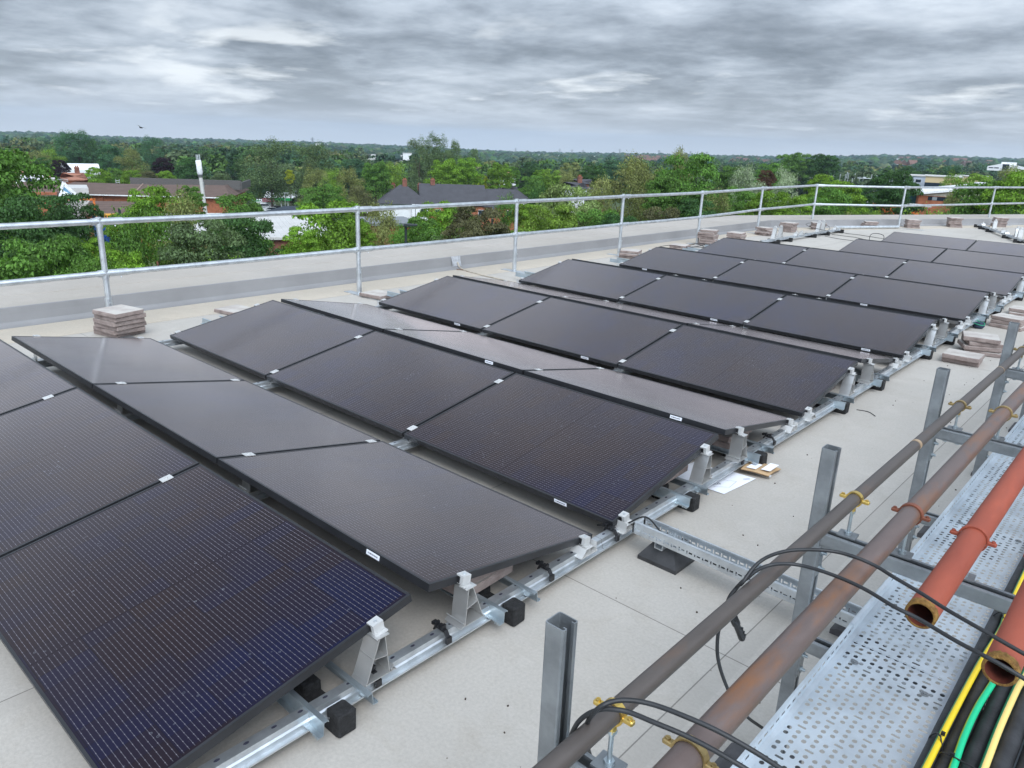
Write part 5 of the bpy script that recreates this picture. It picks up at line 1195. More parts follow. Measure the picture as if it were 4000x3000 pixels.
# ------------------------------------------------------------------ buildings
def frame_at(px, py, D, px2):                            # local axes: origin seen at px,py,D; x runs towards px2 at same distance
    P = at(px, py, D); d = azdir(px); return P, d
def local(P, ang):                                       # object frame with x to the right in view rotated by ang
    r = np.array([P[0]-CAM[0], P[1]-CAM[1]]); base = math.atan2(r[1], r[0])-PI/2
    return base+ang
def bld(name, label, P, ang, gz): return thing(name, label, 'building', (P[0], P[1], gz), (0, 0, local(P, ang)))
def hip(mb, x0, x1, y0, y1, ze, zr, hipl, hipr, o=0.3):
    x0 -= o; x1 += o; y0 -= o; y1 += o; ym = (y0+y1)/2; h = (y1-y0)/2
    a = x0+(h if hipl else 0); b = x1-(h if hipr else 0)
    vs = [(x0, y0, ze), (x1, y0, ze), (x1, y1, ze), (x0, y1, ze), (a, ym, zr), (b, ym, zr)]
    vs += [(v[0], v[1], v[2]-0.12) for v in vs[:4]]
    mb.add(vs, [(0, 1, 5, 4), (2, 3, 4, 5), (3, 0, 4), (1, 2, 5), (0, 6, 7, 1), (1, 7, 8, 2), (2, 8, 9, 3), (3, 9, 6, 0), (6, 9, 8, 7)]); return mb
def windows(parent, pts, w, h, y, m='glass', face=-1):
    for (x, z) in pts:
        f = MB(); f.box((x-w/2-0.06, y-0.05, z-0.06), (x+w/2+0.06, y+0.03, z+h+0.06)); fo = f.build('window', Mt['white_p'], parent)
        MB().box((x-w/2, y-0.055, z), (x+w/2, y-0.04, z+h)).build('pane', Mt[m], fo)
def chimney(roof, x, y, z0, h, s=0.7):
    c = MB(); c.box((x-s/2, y-s/2, z0), (x+s/2, y+s/2, z0+h)); c.box((x-s/2-0.06, y-s/2-0.06, z0+h-0.25), (x+s/2+0.06, y+s/2+0.06, z0+h-0.1)); c.build('chimney', Mt['brick2'], roof)
    p_ = MB(); [p_.cyl((x+dx, y, z0+h), 0.12, 0.3, 8) for dx in (-0.17, 0.17)]; p_.build('chimney_pot', Mt['brick'], roof)
# white rendered house with slate roof
D = 165.0; P = at(1620, 797, D); gz = -17.6; ez = P[2]-gz
H = bld('house', 'white rendered house with dark slate hipped roof and brick chimneys', P, 0.05, gz)
sx = D/2968
wl = MB(); wl.box((-7.4, 0, 2.7), (2.8, 9, ez)); wl.box((-0.6, -0.9, 2.7), (2.8, 0, ez)); wl.build('wall', Mt['render'], H)
wb_ = MB(); wb_.box((-5.4, -0.02, 0), (2.75, 8.9, 2.7)); wb_.box((-7.4, 0.3, 0), (-5.4, 8.9, 2.7)); wb_.build('brick_base', Mt['brick'], H)
wr = MB(); wr.box((2.8, 1.5, 0), (27, 9.5, ez-0.4)); wr.build('wing_wall', Mt['brick'], H)
zr = at(1600, 722, D+4.5)[2]-gz
rf = MB(); hip(rf, -7.4, 2.8, 0, 9, ez, zr, True, True, 0.45); ro = rf.build('roof', Mt['tile_slate'], H)
zr2 = at(1760, 720, D+6.5)[2]-gz
rf = MB(); hip(rf, 1.6, 15.2, 1.5, 11.5, ez-0.1, zr2, False, False, 0.4); ro2 = rf.build('roof', Mt['tile_slate'], H)
zr3 = at(1980, 742, D+6)[2]-gz
rf = MB(); hip(rf, 15.2, 27.4, 1.5, 10.5, ez-0.3, zr3, False, True, 0.4); rf.build('roof', Mt['tile_slate'], H)
chimney(ro, -1.9, 4.5, zr-0.5, 1.6, 0.95); chimney(ro2, 4.2, 6.5, zr2-0.3, 1.2, 0.95); chimney(ro, 1.4, 7.5, zr-1.3, 1.3, 0.8)
windows(H, [(1.7, ez-2.1)], 1.0, 1.2, -0.9); windows(H, [(5+3.1*i, ez-2.3) for i in range(7)], 1.1, 1.2, 1.5)
g_ = MB(); g_.box((-7.9, -0.6, ez-0.12), (3.2, -0.5, ez)); g_.box((0.05, -0.95, 0.2), (0.15, -0.91, ez)); g_.build('gutter', Mt['post_dark'], H)
sp_ = MB(); 
for i in range(9): sp_.add([(5.2+1.15*i, 1.9+0.02*i, ez+0.25), (6.3+1.15*i, 1.9, ez+0.25), (6.3+1.15*i, 3.4, ez+0.25+1.5*(zr2-ez)/5.4), (5.2+1.15*i, 3.4, ez+0.25+1.5*(zr2-ez)/5.4)], [(0, 1, 2, 3)])
sp_.build('roof_solar_panels', mat('far_solar_glass', (0.05, 0.055, 0.075), 0.3), ro2)
# pale flat roof with brick wall
D = 74; P = at(1110, 925, D); gz = -14.6
H = bld('flat_roofed_shop', 'brick building with pale flat metal roof left of the big maple', P, 0.10, gz); hh = P[2]-gz
wl = MB(); wl.box((-11, 0, 0), (4.5, 17, hh-0.25)); wl.build('wall', Mt['brick2'], H)
rf = MB(); rf.add([(-11.3, -0.4, hh), (4.8, -0.4, hh), (4.8, 15, hh+0.35), (-11.3, 15, hh+0.35)], [(0, 1, 2, 3)]); rf.box((-11.3, -0.42, hh-0.22), (4.8, -0.3, hh)); rf.box((-11.3, 15, hh), (4.8, 15.3, hh+0.65))
for i in range(30): rf.add([(-11.2+0.55*i, -0.4, hh+0.004), (-11.17+0.55*i, -0.4, hh+0.03), (-11.17+0.55*i, 15, hh+0.38), (-11.2+0.55*i, 15, hh+0.354)], [(0, 1, 2, 3)])
rf.build('roof', Mt['tin'], H)
dk = MB(); dk.add([(-1.5, 15.3, hh+0.6), (4.8, 15.3, hh+0.6), (4.8, 17.2, hh+1.25), (2.0, 17.2, hh+1.25)], [(0, 1, 2, 3)]); dk.build('rooflight', Mt['glass'], H)
# low brick building behind the lamp
D = 66; P = at(1560, 880, D); H = bld('brick_store', 'low red brick building behind the dark street lamp', P, 0.3, -14.3); hh = P[2]+14.3
MB().box((-1.9, 0, 0), (1.8, 5, hh)).build('wall', Mt['brick'], H); MB().box((-2.4, -0.3, hh), (2.0, 5.2, hh+0.2)).build('roof', Mt['galv_dull'], H)
# long brown-roofed supermarket hall
D = 150; P = at(520, 762, D); gz = -16.8
H = bld('supermarket_hall', 'long orange brick hall with brown tiled roof at the left', P, -0.28, gz); ez = P[2]-gz; zr = at(520, 715, D+8)[2]-gz
wl = MB(); wl.box((-12, 0, 0), (15.5, 20, ez-0.05)); wl.box((-5.6, -0.25, 0), (-4.9, 0, ez-0.1)); wl.box((1.0, -0.25, 0), (1.7, 0, ez-0.1)); wl.box((7.5, -0.25, 0), (8.2, 0, ez-0.1)); wl.build('wall', Mt['brick'], H)
rf = MB(); zt2 = zr+0.4
rf.add([(-14.5, -0.7, ez), (16.2, -0.7, ez), (14.0, 6.5, zr+0.15), (0, 6.5, zr-0.1), (-11.5, 6.5, zr)], [(0, 1, 2, 3, 4)]); rf.add([(16.2, -0.7, ez), (16.2, 21, ez), (14, 14, zr), (14, 6.5, zr+0.15)], [(0, 1, 2, 3)]); rf.add([(-14.5, -0.7, ez), (-11.5, 6.5, zr), (-11.5, 14, zr), (-14.5, 21, ez)], [(0, 1, 2, 3)])
ro = rf.build('roof', Mt['tile_brown'], H)
bk_ = MB(); bk_.box((-3, 9.5, zr-0.8), (16.5, 9.8, zr+0.85)); bk_.box((16.3, 9.5, zr-0.8), (16.6, 20, zr+0.5)); bk_.build('parapet_screen', mat('dark_grey_cladding', (0.10, 0.095, 0.09), 0.8), H)
ed = MB(); ed.box((-14.6, -0.85, ez-0.14), (16.3, -0.7, ez+0.02)); ed.build('gutter', Mt['white_p'], H)
rl = MB(); rl.tube([(0.02, -0.72, ez+0.03), (0.0, 6.45, zr-0.05)], 0.13, 6); rl.build('ridge_tiles', mat('ridge_tile', (0.28, 0.2, 0.16), 0.85), ro)
ld = MB(); [ld.tube([(-4.6+dx, 6.8, zr-0.6), (-4.6+dx, 6.8, zr+0.7)], 0.05, 6) for dx in (0, 0.6)]; [ld.tube([(-4.6, 6.8, zr-0.5+0.3*i), (-4.0, 6.8, zr-0.5+0.3*i)], 0.04, 6) for i in range(4)]; ld.build('ladder', Mt['galv'], H)
D = 118; P = at(425, 838, D); gz = -15.8
H = bld('loading_bay', 'lower brick loading bay with brown tiled roof and dark blue door', P, -0.1, gz); ez = P[2]-gz; zr = at(425, 786, D+5)[2]-gz
MB().box((-2.9, 0, 0), (4.8, 6, ez-0.05)).build('wall', Mt['brick'], H)
rf = MB(); rf.add([(-3.4, -0.5, ez), (5.2, -0.5, ez), (5.2, 5.2, zr), (-2.7, 5.2, zr)], [(0, 1, 2, 3)]); rf.box((-3.4, -0.62, ez-0.12), (5.2, -0.5, ez+0.02)); rf.build('roof', Mt['tile_brown'], H)
dn = MB(); dn.box((-2.0, -0.08, 0), (0.7, -0.01, ez-0.2)); dn.build('door', Mt['navy'], H); MB().box((-2.3, -0.9, ez-0.75), (0.9, -0.1, ez-0.65)).build('canopy', Mt['galv'], H)
H = bld('orange_gantry', 'orange steel beam and post beside the loading bay', at(330, 780, 112), -0.1, -15.6); zz = at(330, 775, 112)[2]+15.6
g_ = MB(); g_.box((-1.9, 0, zz-0.25), (1.2, 0.25, zz)); g_.box((0.9, 0, 0), (1.15, 0.25, zz)); g_.build('steel_beam', Mt['orange'], H)
for px, py, w_, h_, m, nm, lb, ct in ((407, 905, 1.5, 2.2, 'blue', 'waste_container', 'blue wheeled container behind the leftmost guardrail post', 'container'), (440, 888, 1.2, 1.3, 'yellow', 'forklift', 'yellow forklift truck beside the blue container', 'forklift')):
    D = 75; P = at(px, py, D); H = thing(nm, lb, ct, (P[0], P[1], P[2]-h_/2), (0, 0, local(P, 0.2))); g_ = MB()
    if nm == 'forklift':
        g_.box((-0.6, -0.5, 0.2), (0.6, 0.5, 0.65)); [g_.tube([(x_, y_, 0.6), (x_*0.8, y_, 1.7)], 0.05, 6) for x_ in (-0.5, 0.5) for y_ in (-0.45, 0.45)]; g_.box((-0.5, -0.5, 1.7), (0.5, 0.5, 1.78)); g_.build('body', Mt[m], H)
        w2 = MB(); [w2.tube([(x_, -0.55, 0.2), (x_, 0.55, 0.2)], 0.22, 12) for x_ in (-0.4, 0.4)]; w2.build('wheel', Mt['rubber_s'], H); ms_ = MB(); [ms_.box((0.65, y_, 0), (0.75, y_+0.1, 2.2)) for y_ in (-0.3, 0.2)]; ms_.build('mast', Mt['post_dark'], H)
    else:
        g_.add([(-0.6, -0.45, 0.15), (0.6, -0.45, 0.15), (0.6, 0.45, 0.15), (-0.6, 0.45, 0.15), (-0.75, -0.55, 1.6), (0.75, -0.55, 1.6), (0.75, 0.55, 1.6), (-0.75, 0.55, 1.6)], [(3, 2, 1, 0), (4, 5, 6, 7), (0, 1, 5, 4), (1, 2, 6, 5), (2, 3, 7, 6), (3, 0, 4, 7)])
        [g_.box((-0.62+0.3*i, -0.57, 0.3), (-0.56+0.3*i, -0.49, 1.5)) for i in range(5)]; g_.build('body', Mt[m], H); l_ = MB(); l_.box((-0.8, -0.6, 1.6), (0.8, 0.6, 1.72)); l_.build('lid', Mt[m], H)
# brown gable house with white gable and plant box
D = 128; P = at(150, 752, D); gz = -16.2
H = bld('gabled_hall', 'brown tiled roof with blue and white gable at the far left', P, -0.12, gz); ez = P[2]-gz; zr = at(150, 712, D+5)[2]-gz
MB().box((-4.6, 0.2, 0), (2.2, 10, ez)).build('wall', Mt['brick'], H)
rf = MB(); rf.add([(-5.5, -0.4, ez-0.6), (2.2, -0.4, ez-0.5), (2.9, 5, zr), (-2.6, 5, zr+0.05), (-4.6, 5, zr)], [(0, 1, 2, 3, 4)]); rf.add([(2.2, 10.4, ez-0.5), (-5.5, 10.4, ez-0.6), (-4.6, 5, zr), (2.9, 5, zr)], [(0, 1, 2, 3)]); ro = rf.build('roof', Mt['tile_brown'], H)
hl = MB(); hl.tube([(-3.2, 5, zr+0.02), (-1.2, -0.3, ez-0.52)], 0.09, 6); hl.build('ridge_tiles', Mt['white_p'], ro)
gb = MB(); gb.add([(2.25, -0.6, ez-0.7), (2.95, 5, zr+0.1), (4.2, 3.0, ez-0.4), (3.3, 1.0, ez-0.9)], [(0, 1, 2, 3), (3, 2, 1, 0)]); gb.strip([(2.1, ez-0.9), (2.95, zr+0.05), (4.7, ez-0.7)], 0.35, 'y', 2.2, 2.4); gb.build('gable', Mt['white_p'], H)
gb = MB(); gb.add([(2.5, 2.35, ez-0.9), (2.98, 2.35, zr-0.35), (4.2, 2.35, ez-0.8)], [(0, 2, 1), (0, 1, 2)]); gb.build('gable_panel', mat('sky_blue_panel', (0.12, 0.28, 0.42), 0.6), H)
D = 150; P = at(128, 712, D); H = bld('rooftop_plant_box', 'white plant housing with railing behind the brown roof', P, 0, P[2]); 
MB().box((-1.7, 0, 0), (1.6, 2.5, 1.0)).build('housing', Mt['white_p'], H); MB().box((-1.0, -0.03, 0.15), (-0.1, -0.005, 0.62)).build('opening', Mt['navy'], H)
r_ = MB(); [r_.tube([(1.7, 0, z_), (5.0, 0, z_)], 0.03, 6) for z_ in (0.2, 0.5)]; [r_.tube([(1.7+1.1*i, 0, 0), (1.7+1.1*i, 0, 0.5)], 0.03, 6) for i in range(4)]; r_.build('railing', Mt['galv'], H)
sk = MB(); sk.box((-1.7, 0.2, -P[2]+(-16.5)), (1.6, 2.5, 0)); sk.build('support_wall', Mt['white_p'], H)
D = 140; P = at(245, 735, D); H = bld('flat_grey_roof', 'pale grey flat roof with white vent between the two brown roofs', P, 0, -16.5); zz = P[2]+16.5
MB().box((-2.2, 0, 0), (3.5, 8, zz)).build('wall', Mt['tin'], H); v_ = MB(); v_.add([(-2.4, 2, zz), (-0.6, 2, zz), (-0.9, 2, zz+1.3), (-2.2, 2, zz+1.3), (-2.4, 5, zz), (-0.6, 5, zz), (-0.9, 5, zz+1.3), (-2.2, 5, zz+1.3)], [(0, 1, 2, 3), (5, 4, 7, 6), (1, 5, 6, 2), (4, 0, 3, 7), (3, 2, 6, 7)]); v_.build('vent_housing', Mt['tin'], H)
# terracotta roofed houses
def small_house(px, ytop, yeave, D, wpx, m, wall, label, ch=(0.3,), ang=0.15, hips=(True, True), wh=2.6):
    P = at(px, yeave, D); gz = gzn(D, px); ez = P[2]-gz; zr = at(px, ytop, D+3.5)[2]-gz; w_ = wpx*D/2968
    H = bld('house', label, P, ang, gz); MB().box((-w_/2, 0, 0), (w_/2, 7, ez)).build('wall', Mt[wall], H); rf = MB(); hip(rf, -w_/2, w_/2, 0, 7, ez, zr, hips[0], hips[1], 0.35); ro = rf.build('roof', Mt[m], H)
    for c_ in ch: chimney(ro, c_*w_/2, 3.5, zr-0.4, 1.5, 0.8)
    windows(H, [(-w_*0.25, ez-1.9), (w_*0.25, ez-1.9)], 1.2, 1.1, 0); LISTED.append((px-wpx/2-5, px+wpx/2+5, D)); return H
small_house(118, 666, 690, 190, 105, 'tile_red', 'brick', 'terracotta hipped roof with wide chimney at the far left', (0.1,))
small_house(300, 675, 702, 178, 52, 'tile_red', 'brick', 'small terracotta roof with brick chimney right of the plant box', (0.5,))
small_house(1990, 672, 690, 230, 52, 'tile_red', 'render', 'orange tiled roof among the trees, centre right', ())
small_house(1955, 728, 752, 200, 40, 'tile_slate', 'brick2', 'grey gabled roof with chimney pots, left of two behind the slate roof', (-0.6, 0.6), hips=(False, False))
small_house(2000, 725, 752, 196, 42, 'tile_slate', 'brick2', 'grey gabled roof, right of two behind the slate roof', (-0.4,), hips=(False, False))
small_house(2262, 712, 736, 150, 62, 'tile_slate', 'render', 'grey roofed house with white wall among the trees', (0.7,), 0.3)
small_house(2285, 700, 716, 165, 34, 'tile_slate', 'brick2', 'second grey roof right behind the white walled house', (), 0.3)
small_house(2310, 732, 756, 140, 50, 'tile_slate', 'brick2', 'low grey roof right of the white walled house', (0.4,), -0.2)
small_house(1540, 738, 755, 175, 50, 'tile_slate', 'brick2', 'grey roof with brick chimney peeping left of the slate hip', (0.2,))
# white shed
D = 240; P = at(320, 664, D); H = bld('white_shed', 'long white barrel roofed shed below the poplars', P, 0.05, gzn(D, 320)); zz = P[2]-gzn(D, 320)
s_ = MB(); s_.prism([(0, 0), (8, 0), (8, zz), (6.5, zz+1.1), (4, zz+1.5), (1.5, zz+1.1), (0, zz)], 'x', -4.6, 4.3); s_.build('shell', Mt['white_p'], H); LISTED.append((265, 375, D))
# petrol station
D = 215; P = at(1095, 778, D); gz = P[2]-4.6; k_ = D/2968
H = bld('petrol_station', 'petrol station with green fascia canopy and dark red shop sign', P, 0.0, gz)
c_ = MB(); c_.box((-2.1, 0, 4.25), (2.6, 6, 4.95)); 
MB().box((-1.6, 0.0, 4.2), (2.9, 0.25, 4.9)).build('green_fascia', Mt['green_p'], H)
cp = MB(); cp.add([(-4.2, 0.26, 4.95), (2.9, 0.26, 4.75), (6.2, 9, 5.4), (6.2, 12, 5.6), (-3.5, 12, 5.7)], [(0, 1, 2, 3, 4)]); cp.box((-3.9, 0.3, 4.3), (2.7, 9, 4.6)); cp.build('canopy', Mt['white_p'], H)
sg = MB(); sg.box((-4.6, -0.1, 3.9), (-1.6, 0.2, 4.75)); so = sg.build('shop_sign', Mt['red_p'], H)
tm = text_mb('Costcutter', 0.62, Matrix.Translation((-3.1, -0.115, 4.36)) @ Matrix.Rotation(PI/2, 4, 'X')); tm.build('lettering', Mt['white_p'], so)
sb = MB(); sb.box((-7.2, -0.3, 3.9), (-5.2, 0.1, 4.35)); sb.build('pale_green_fascia', mat('pale_green_panel', (0.25, 0.55, 0.35), 0.5), H)
bs = MB(); bs.box((-6.2, 2, 0), (-2.0, 8, 3.9)); bs.build('shop', Mt['white_p'], H); windows(H, [(-5, 0.8), (-3.2, 0.8)], 1.2, 1.5, 2)
for x_ in (-1.5, 0.2, 1.9): MB().box((x_-0.15, 1, 0), (x_+0.15, 1.3, 4.2)).build('canopy_post', Mt['white_p'], H)
for x_ in (-0.6, 1.0): pm = MB(); pm.box((x_-0.35, 2, 0), (x_+0.35, 2.6, 1.7)); pm.build('fuel_pump', Mt['post_dark'], H)
MB().box((-9, -6, 0.0), (8, 14, 0.03)).build('forecourt', Mt['asphalt'], H); LISTED.append((1000, 1180, D))
def car(px, py, D, m, label, ang=0.4):
    P = at(px, py, D); H = thing('parked_car', label, 'car', (P[0], P[1], P[2]-0.7), (0, 0, local(P, ang)), 'cars on the petrol station forecourt')
    b = MB(); b.prism([(-2.1, 0.35), (2.1, 0.35), (2.15, 0.75), (1.3, 0.92), (0.75, 1.4), (-1.0, 1.42), (-1.9, 0.95), (-2.15, 0.85)], 'y', -0.85, 0.85, Matrix.Rotation(0, 4, 'Z')); b.build('body', m, H)
    g = MB(); g.prism([(-1.75, 0.95), (1.15, 0.95), (0.7, 1.34), (-0.98, 1.36)], 'y', -0.87, 0.87); g.build('side_windows', Mt['glass'], H)
    for x_ in (-1.35, 1.35): w = MB(); w.tube([(x_, -0.88, 0.33), (x_, 0.88, 0.33)], 0.33, 14); w.build('wheel', Mt['rubber_s'], H)
car(1060, 820, 200, Mt['white_p'], 'white car nearest on the petrol station forecourt')
car(1078, 815, 206, mat('dark_maroon_paint', (0.06, 0.01, 0.02), 0.3), 'dark maroon car on the petrol station forecourt')
car(1120, 820, 200, mat('silver_paint', (0.45, 0.47, 0.5), 0.3), 'silver car by the lamp posts of the petrol station')
car(1030, 806, 212, Mt['white_p'], 'white car before the petrol station shop')
def lamp(px, ytop, D, label, w=0.7, m='post_dark', r=0.07, head='flat'):
    P = at(px, ytop, D); gz = gzn(D, px) if D > 50 else -14; h = P[2]-gz
    H = thing('street_lamp', label, 'street lamp', (P[0], P[1], gz), (0, 0, local(P, 0))); MB().tube([(0, 0, 0), (0, 0, h)], [r*1.3, r], 10).build('post', Mt[m], H)
    a = MB(); a.add([(-0.1, -0.22, h), (w, -0.16, h+0.05), (w, 0.16, h+0.05), (-0.1, 0.22, h), (-0.1, -0.22, h+0.14), (w, -0.16, h+0.12), (w, 0.16, h+0.12), (-0.1, 0.22, h+0.14)], [(3, 2, 1, 0), (4, 5, 6, 7), (0, 1, 5, 4), (1, 2, 6, 5), (2, 3, 7, 6), (3, 0, 4, 7)]) if head == 'flat' else a.cyl((0, 0, h), 0.22, 0.2, 10, 0.1)
    a.build('lamp_head', Mt[m], H)
lamp(1585, 884, 42, 'dark street lamp with flat head before the white house', 0.62)
lamp(1924, 818, 60, 'dark short lamp post among the trees before the slate roof', 0.2, head='cap')
lamp(525, 769, 88, 'dark lamp post beside the loading bay roof', 0.3, head='cap')
lamp(1156, 750, 150, 'tall dark lamp post left of the banner at the petrol station', 0.0, head='cap'); lamp(1182, 745, 140, 'tall dark post, left of two by the willows', 0.0, head='cap'); lamp(1112, 755, 180, 'thin pale lamp at the petrol station', 0.9, 'galv'); lamp(1096, 727, 240, 'pale double headed lamp beyond the petrol station', 1.2, 'galv')
lamp(1054, 705, 235, 'pale pole with small head against the dark oak', 0.3, 'galv')
# mast
D = 112; P = at(795, 604, D); gz = -15.6; h = P[2]-gz; k_ = D/2968
H = thing('telecom_mast', 'pale grey telecom mast with thick white antenna shroud', 'mast', (P[0], P[1], gz), (0, R_(-3.0), local(P, 0)))
MB().tube([(0, 0, 0), (0, 0, h-2.4)], [0.30, 0.24], 14).build('pole', Mt['tin'], H); MB().tube([(0, 0, h-2.5), (0, 0, h-2.3), (0, 0, h-0.75), (0, 0, h-0.7)], [0.28, 0.36, 0.36, 0.3], 16).build('shroud', Mt['white_p'], H)
a = MB(); [a.tube([(0.2*math.cos(t), 0.2*math.sin(t), h-0.75), (0.2*math.cos(t), 0.2*math.sin(t), h)], 0.11, 8) for t in (0.3, 2.4, 4.5)]; a.build('antennas', Mt['galv'], H); b = MB(); b.tube([(0, 0, h-2.9), (0, 0, h-2.5)], [0.26, 0.36], 14); b.tube([(0.3, 0, h-4.2), (0.3, 0, h-3.4)], 0.06, 6); b.build('collar', Mt['galv_dull'], H)
# school with sloping white roof
D = 105; P = at(3583, 799, D); gz = gzn(D, 3583); k_ = D/2968
H = bld('school_building', 'orange brick building with rising white mono pitch roof and dark window band', P, 0.12, P[2]-0.3)
zt = (799-768)*k_+0.3
w_ = MB(); w_.box((0.0, 0, -4), (7.6, 8, zt-0.02)); w_.build('wall', Mt['brick'], H)
cr = MB(); cr.prism([(0.3, zt), (7.6, zt-0.1), (7.6, zt+1.05), (0.4, zt+0.06)], 'y', 0.05, 8); cr.build('cream_wall', mat('cream_render', (0.62, 0.56, 0.47), 0.8), H)
rf = MB(); rf.add([(-0.35, -0.5, zt+0.06), (6.8, -0.5, zt+1.12), (6.8, 9, zt+1.12), (-0.35, 9, zt+0.06), (-0.35, -0.5, zt+0.32), (6.8, -0.5, zt+1.36), (6.8, 9, zt+1.36), (-0.35, 9, zt+0.32)], [(3, 2, 1, 0), (4, 5, 6, 7), (0, 1, 5, 4), (1, 2, 6, 5), (2, 3, 7, 6), (3, 0, 4, 7)]); rf.build('roof', Mt['white_p'], H)
rf = MB(); rf.box((6.85, -0.4, zt+1.1), (9.0, 8, zt+1.6)); rf.build('roof', Mt['white_p'], H)
bnd = MB(); bnd.box((1.0, -0.04, zt-0.52), (6.6, 0.02, zt-0.08)); bo = bnd.build('window_band', Mt['glass'], H); [MB().box((x_, -0.05, zt-0.5), (x_+0.5, -0.03, zt-0.1)).build('pane', Mt['galv_dull'], bo) for x_ in (1.45, 3.0, 4.9)]
tl_ = MB(); tl_.box((-1.6, 2, -3), (0, 4, zt-0.1)); tl_.build('teal_wing', Mt['teal'], H); LISTED.append((3550, 3820, D))
D = 96; P = at(3500, 798, D); H = bld('covered_walkway', 'low grey curved roof before the orange vehicle', P, 0, P[2]-3)
g_ = MB(); g_.prism([(-3.6, 2.8), (-2.2, 3.12), (3.5, 3.0), (3.5, 2.9), (-2.2, 3.0), (-3.6, 2.7)][::-1], 'y', 0, 3); g_.build('roof', Mt['tin'], H); [MB().tube([(x_, 1, -4), (x_, 1, 2.9)], 0.05, 6).build('post', Mt['galv'], H) for x_ in (-2, 1, 3.2)]
D = 100; P = at(3460, 812, D); H = thing('orange_vehicle', 'orange bodied lorry seen between the corner post and school', 'lorry', (P[0], P[1], P[2]-2.2), (0, 0, local(P, 0.15)))
g_ = MB(); g_.box((-2.2, 0, 0.8), (1.8, 2.2, 2.6)); g_.build('body', Mt['orange'], H); MB().box((-1.9, -0.03, 1.0), (-0.7, -0.002, 2.3)).build('doorway', Mt['post_dark'], H); MB().box((0.3, 0.2, 2.6), (1.2, 1.2, 2.95)).build('beacon', mat('red_paint', (0.5, 0.02, 0.02), 0.4), H); MB().box((1.9, 0.2, 0.6), (3.6, 2.0, 2.2)).build('cab', Mt['orange'], H)
w = MB(); [w.tube([(x_, -0.02, 0.5), (x_, 2.2, 0.5)], 0.5, 14) for x_ in (-1.4, 2.7)]; w.build('wheel', Mt['rubber_s'], H)
D = 92; P = at(3383, 806, D); H = thing('slatted_gate', 'dark slatted gate left of the orange lorry', 'gate', (P[0], P[1], P[2]-2.4), (0, 0, local(P, 0)))
g_ = MB(); [g_.box((-0.8+0.33*i, 0, 0), (-0.68+0.33*i, 0.08, 2.6)) for i in range(6)]; g_.box((-0.85, 0.09, 2.4), (1.0, 0.14, 2.5)); g_.build('slats', Mt['post_dark'], H); MB().box((-1.7, 0, 0), (-0.9, 0.1, 2.6)).build('panel', mat('grey_panel', (0.35, 0.36, 0.36), 0.7), H)
LISTED.append((3360, 3560, 100))
# industrial buildings by the substation
def block(name, label, px, py, D, x0, x1, h, d, m, ang=0.0, extra=None):
    P = at(px, py, D); H = bld(name, label, P, ang, P[2]-h); k_ = D/2968
    MB().box((x0*k_, 0, -3), (x1*k_, d, h)).build('wall', Mt[m], H); rf = MB(); rf.box((x0*k_-0.3, -0.3, h), (x1*k_+0.3, d+0.3, h+0.25)); rf.build('roof', Mt['tin'], H)
    if extra: extra(H, k_, h)
    LISTED.append((px+x0, px+x1, D)); return H
def ex1(H, k_, h): windows(H, [(8*k_, 1.6)], 18*k_*0.9, 0.9, 0)
block('industrial_hall', 'pale blue grey industrial hall behind the dark domed tree', 3580, 688, 270, -35, 37, 3.4, 14, 'bluewall', 0, ex1)
def ex2(H, k_, h):
    MB().box((0, -0.06, 0.2), (60*k_, -0.02, 1.5)).build('window_band', Mt['glass'], H); g = MB(); g.box((90*k_, -0.05, 0.0), (94*k_, -0.01, h)); g.build('downpipe', Mt['galv_dull'], H)
block('cream_factory', 'cream clad industrial building with dark window band', 3617, 688, 255, 0, 106, 3.2, 12, 'cream', 0.0, ex2)
block('low_cream_building', 'low cream building with columns right of the cream factory', 3735, 687, 290, 0, 95, 1.2, 8, 'cream')
D = 330; P = at(3925, 668, D); H = bld('domed_white_building', 'white building with curved roof and dark glass centre on the wooded slope', P, 0, P[2]); k_ = D/2968
s_ = MB(); s_.prism([(-50*k_, 0), (55*k_, 0), (55*k_, 13*k_), (20*k_, 20*k_), (-15*k_, 21*k_), (-50*k_, 12*k_)], 'y', 0, 10); s_.box((-14*k_, 1, 19*k_), (28*k_, 9, 27*k_)); s_.build('wall', Mt['white_p'], H)
s_ = MB(); s_.box((-9*k_, -0.1, 2*k_), (9*k_, -0.02, 21*k_)); [s_.box((a_*k_, -0.06, 7*k_), ((a_+13)*k_, -0.02, 10*k_)) for a_ in (-46, -31)]; s_.build('glazing', Mt['glass'], H); LISTED.append((3870, 3985, D))
D = 300; P = at(3300, 722, D); H = thing('substation', 'open air electrical substation of thin grey posts and beams', 'substation', (P[0], P[1], P[2]), (0, 0, local(P, 0))); k_ = D/2968
for i in range(26):
    x_ = random.uniform(-135, 150)*k_; y_ = random.uniform(0, 22); h_ = random.uniform(22, 40)*k_; MB().tube([(x_, y_, -1), (x_, y_, h_)], 0.17, 6).build('post', Mt['galv'], H)
for i in range(6): x_ = random.uniform(-60, 110)*k_; y_ = random.uniform(2, 18); MB().tube([(x_, y_, 24*k_), (x_+random.uniform(20, 50)*k_, y_, 24*k_)], 0.12, 6).build('beam', Mt['galv'], H)
LISTED.append((3150, 3460, D)); 
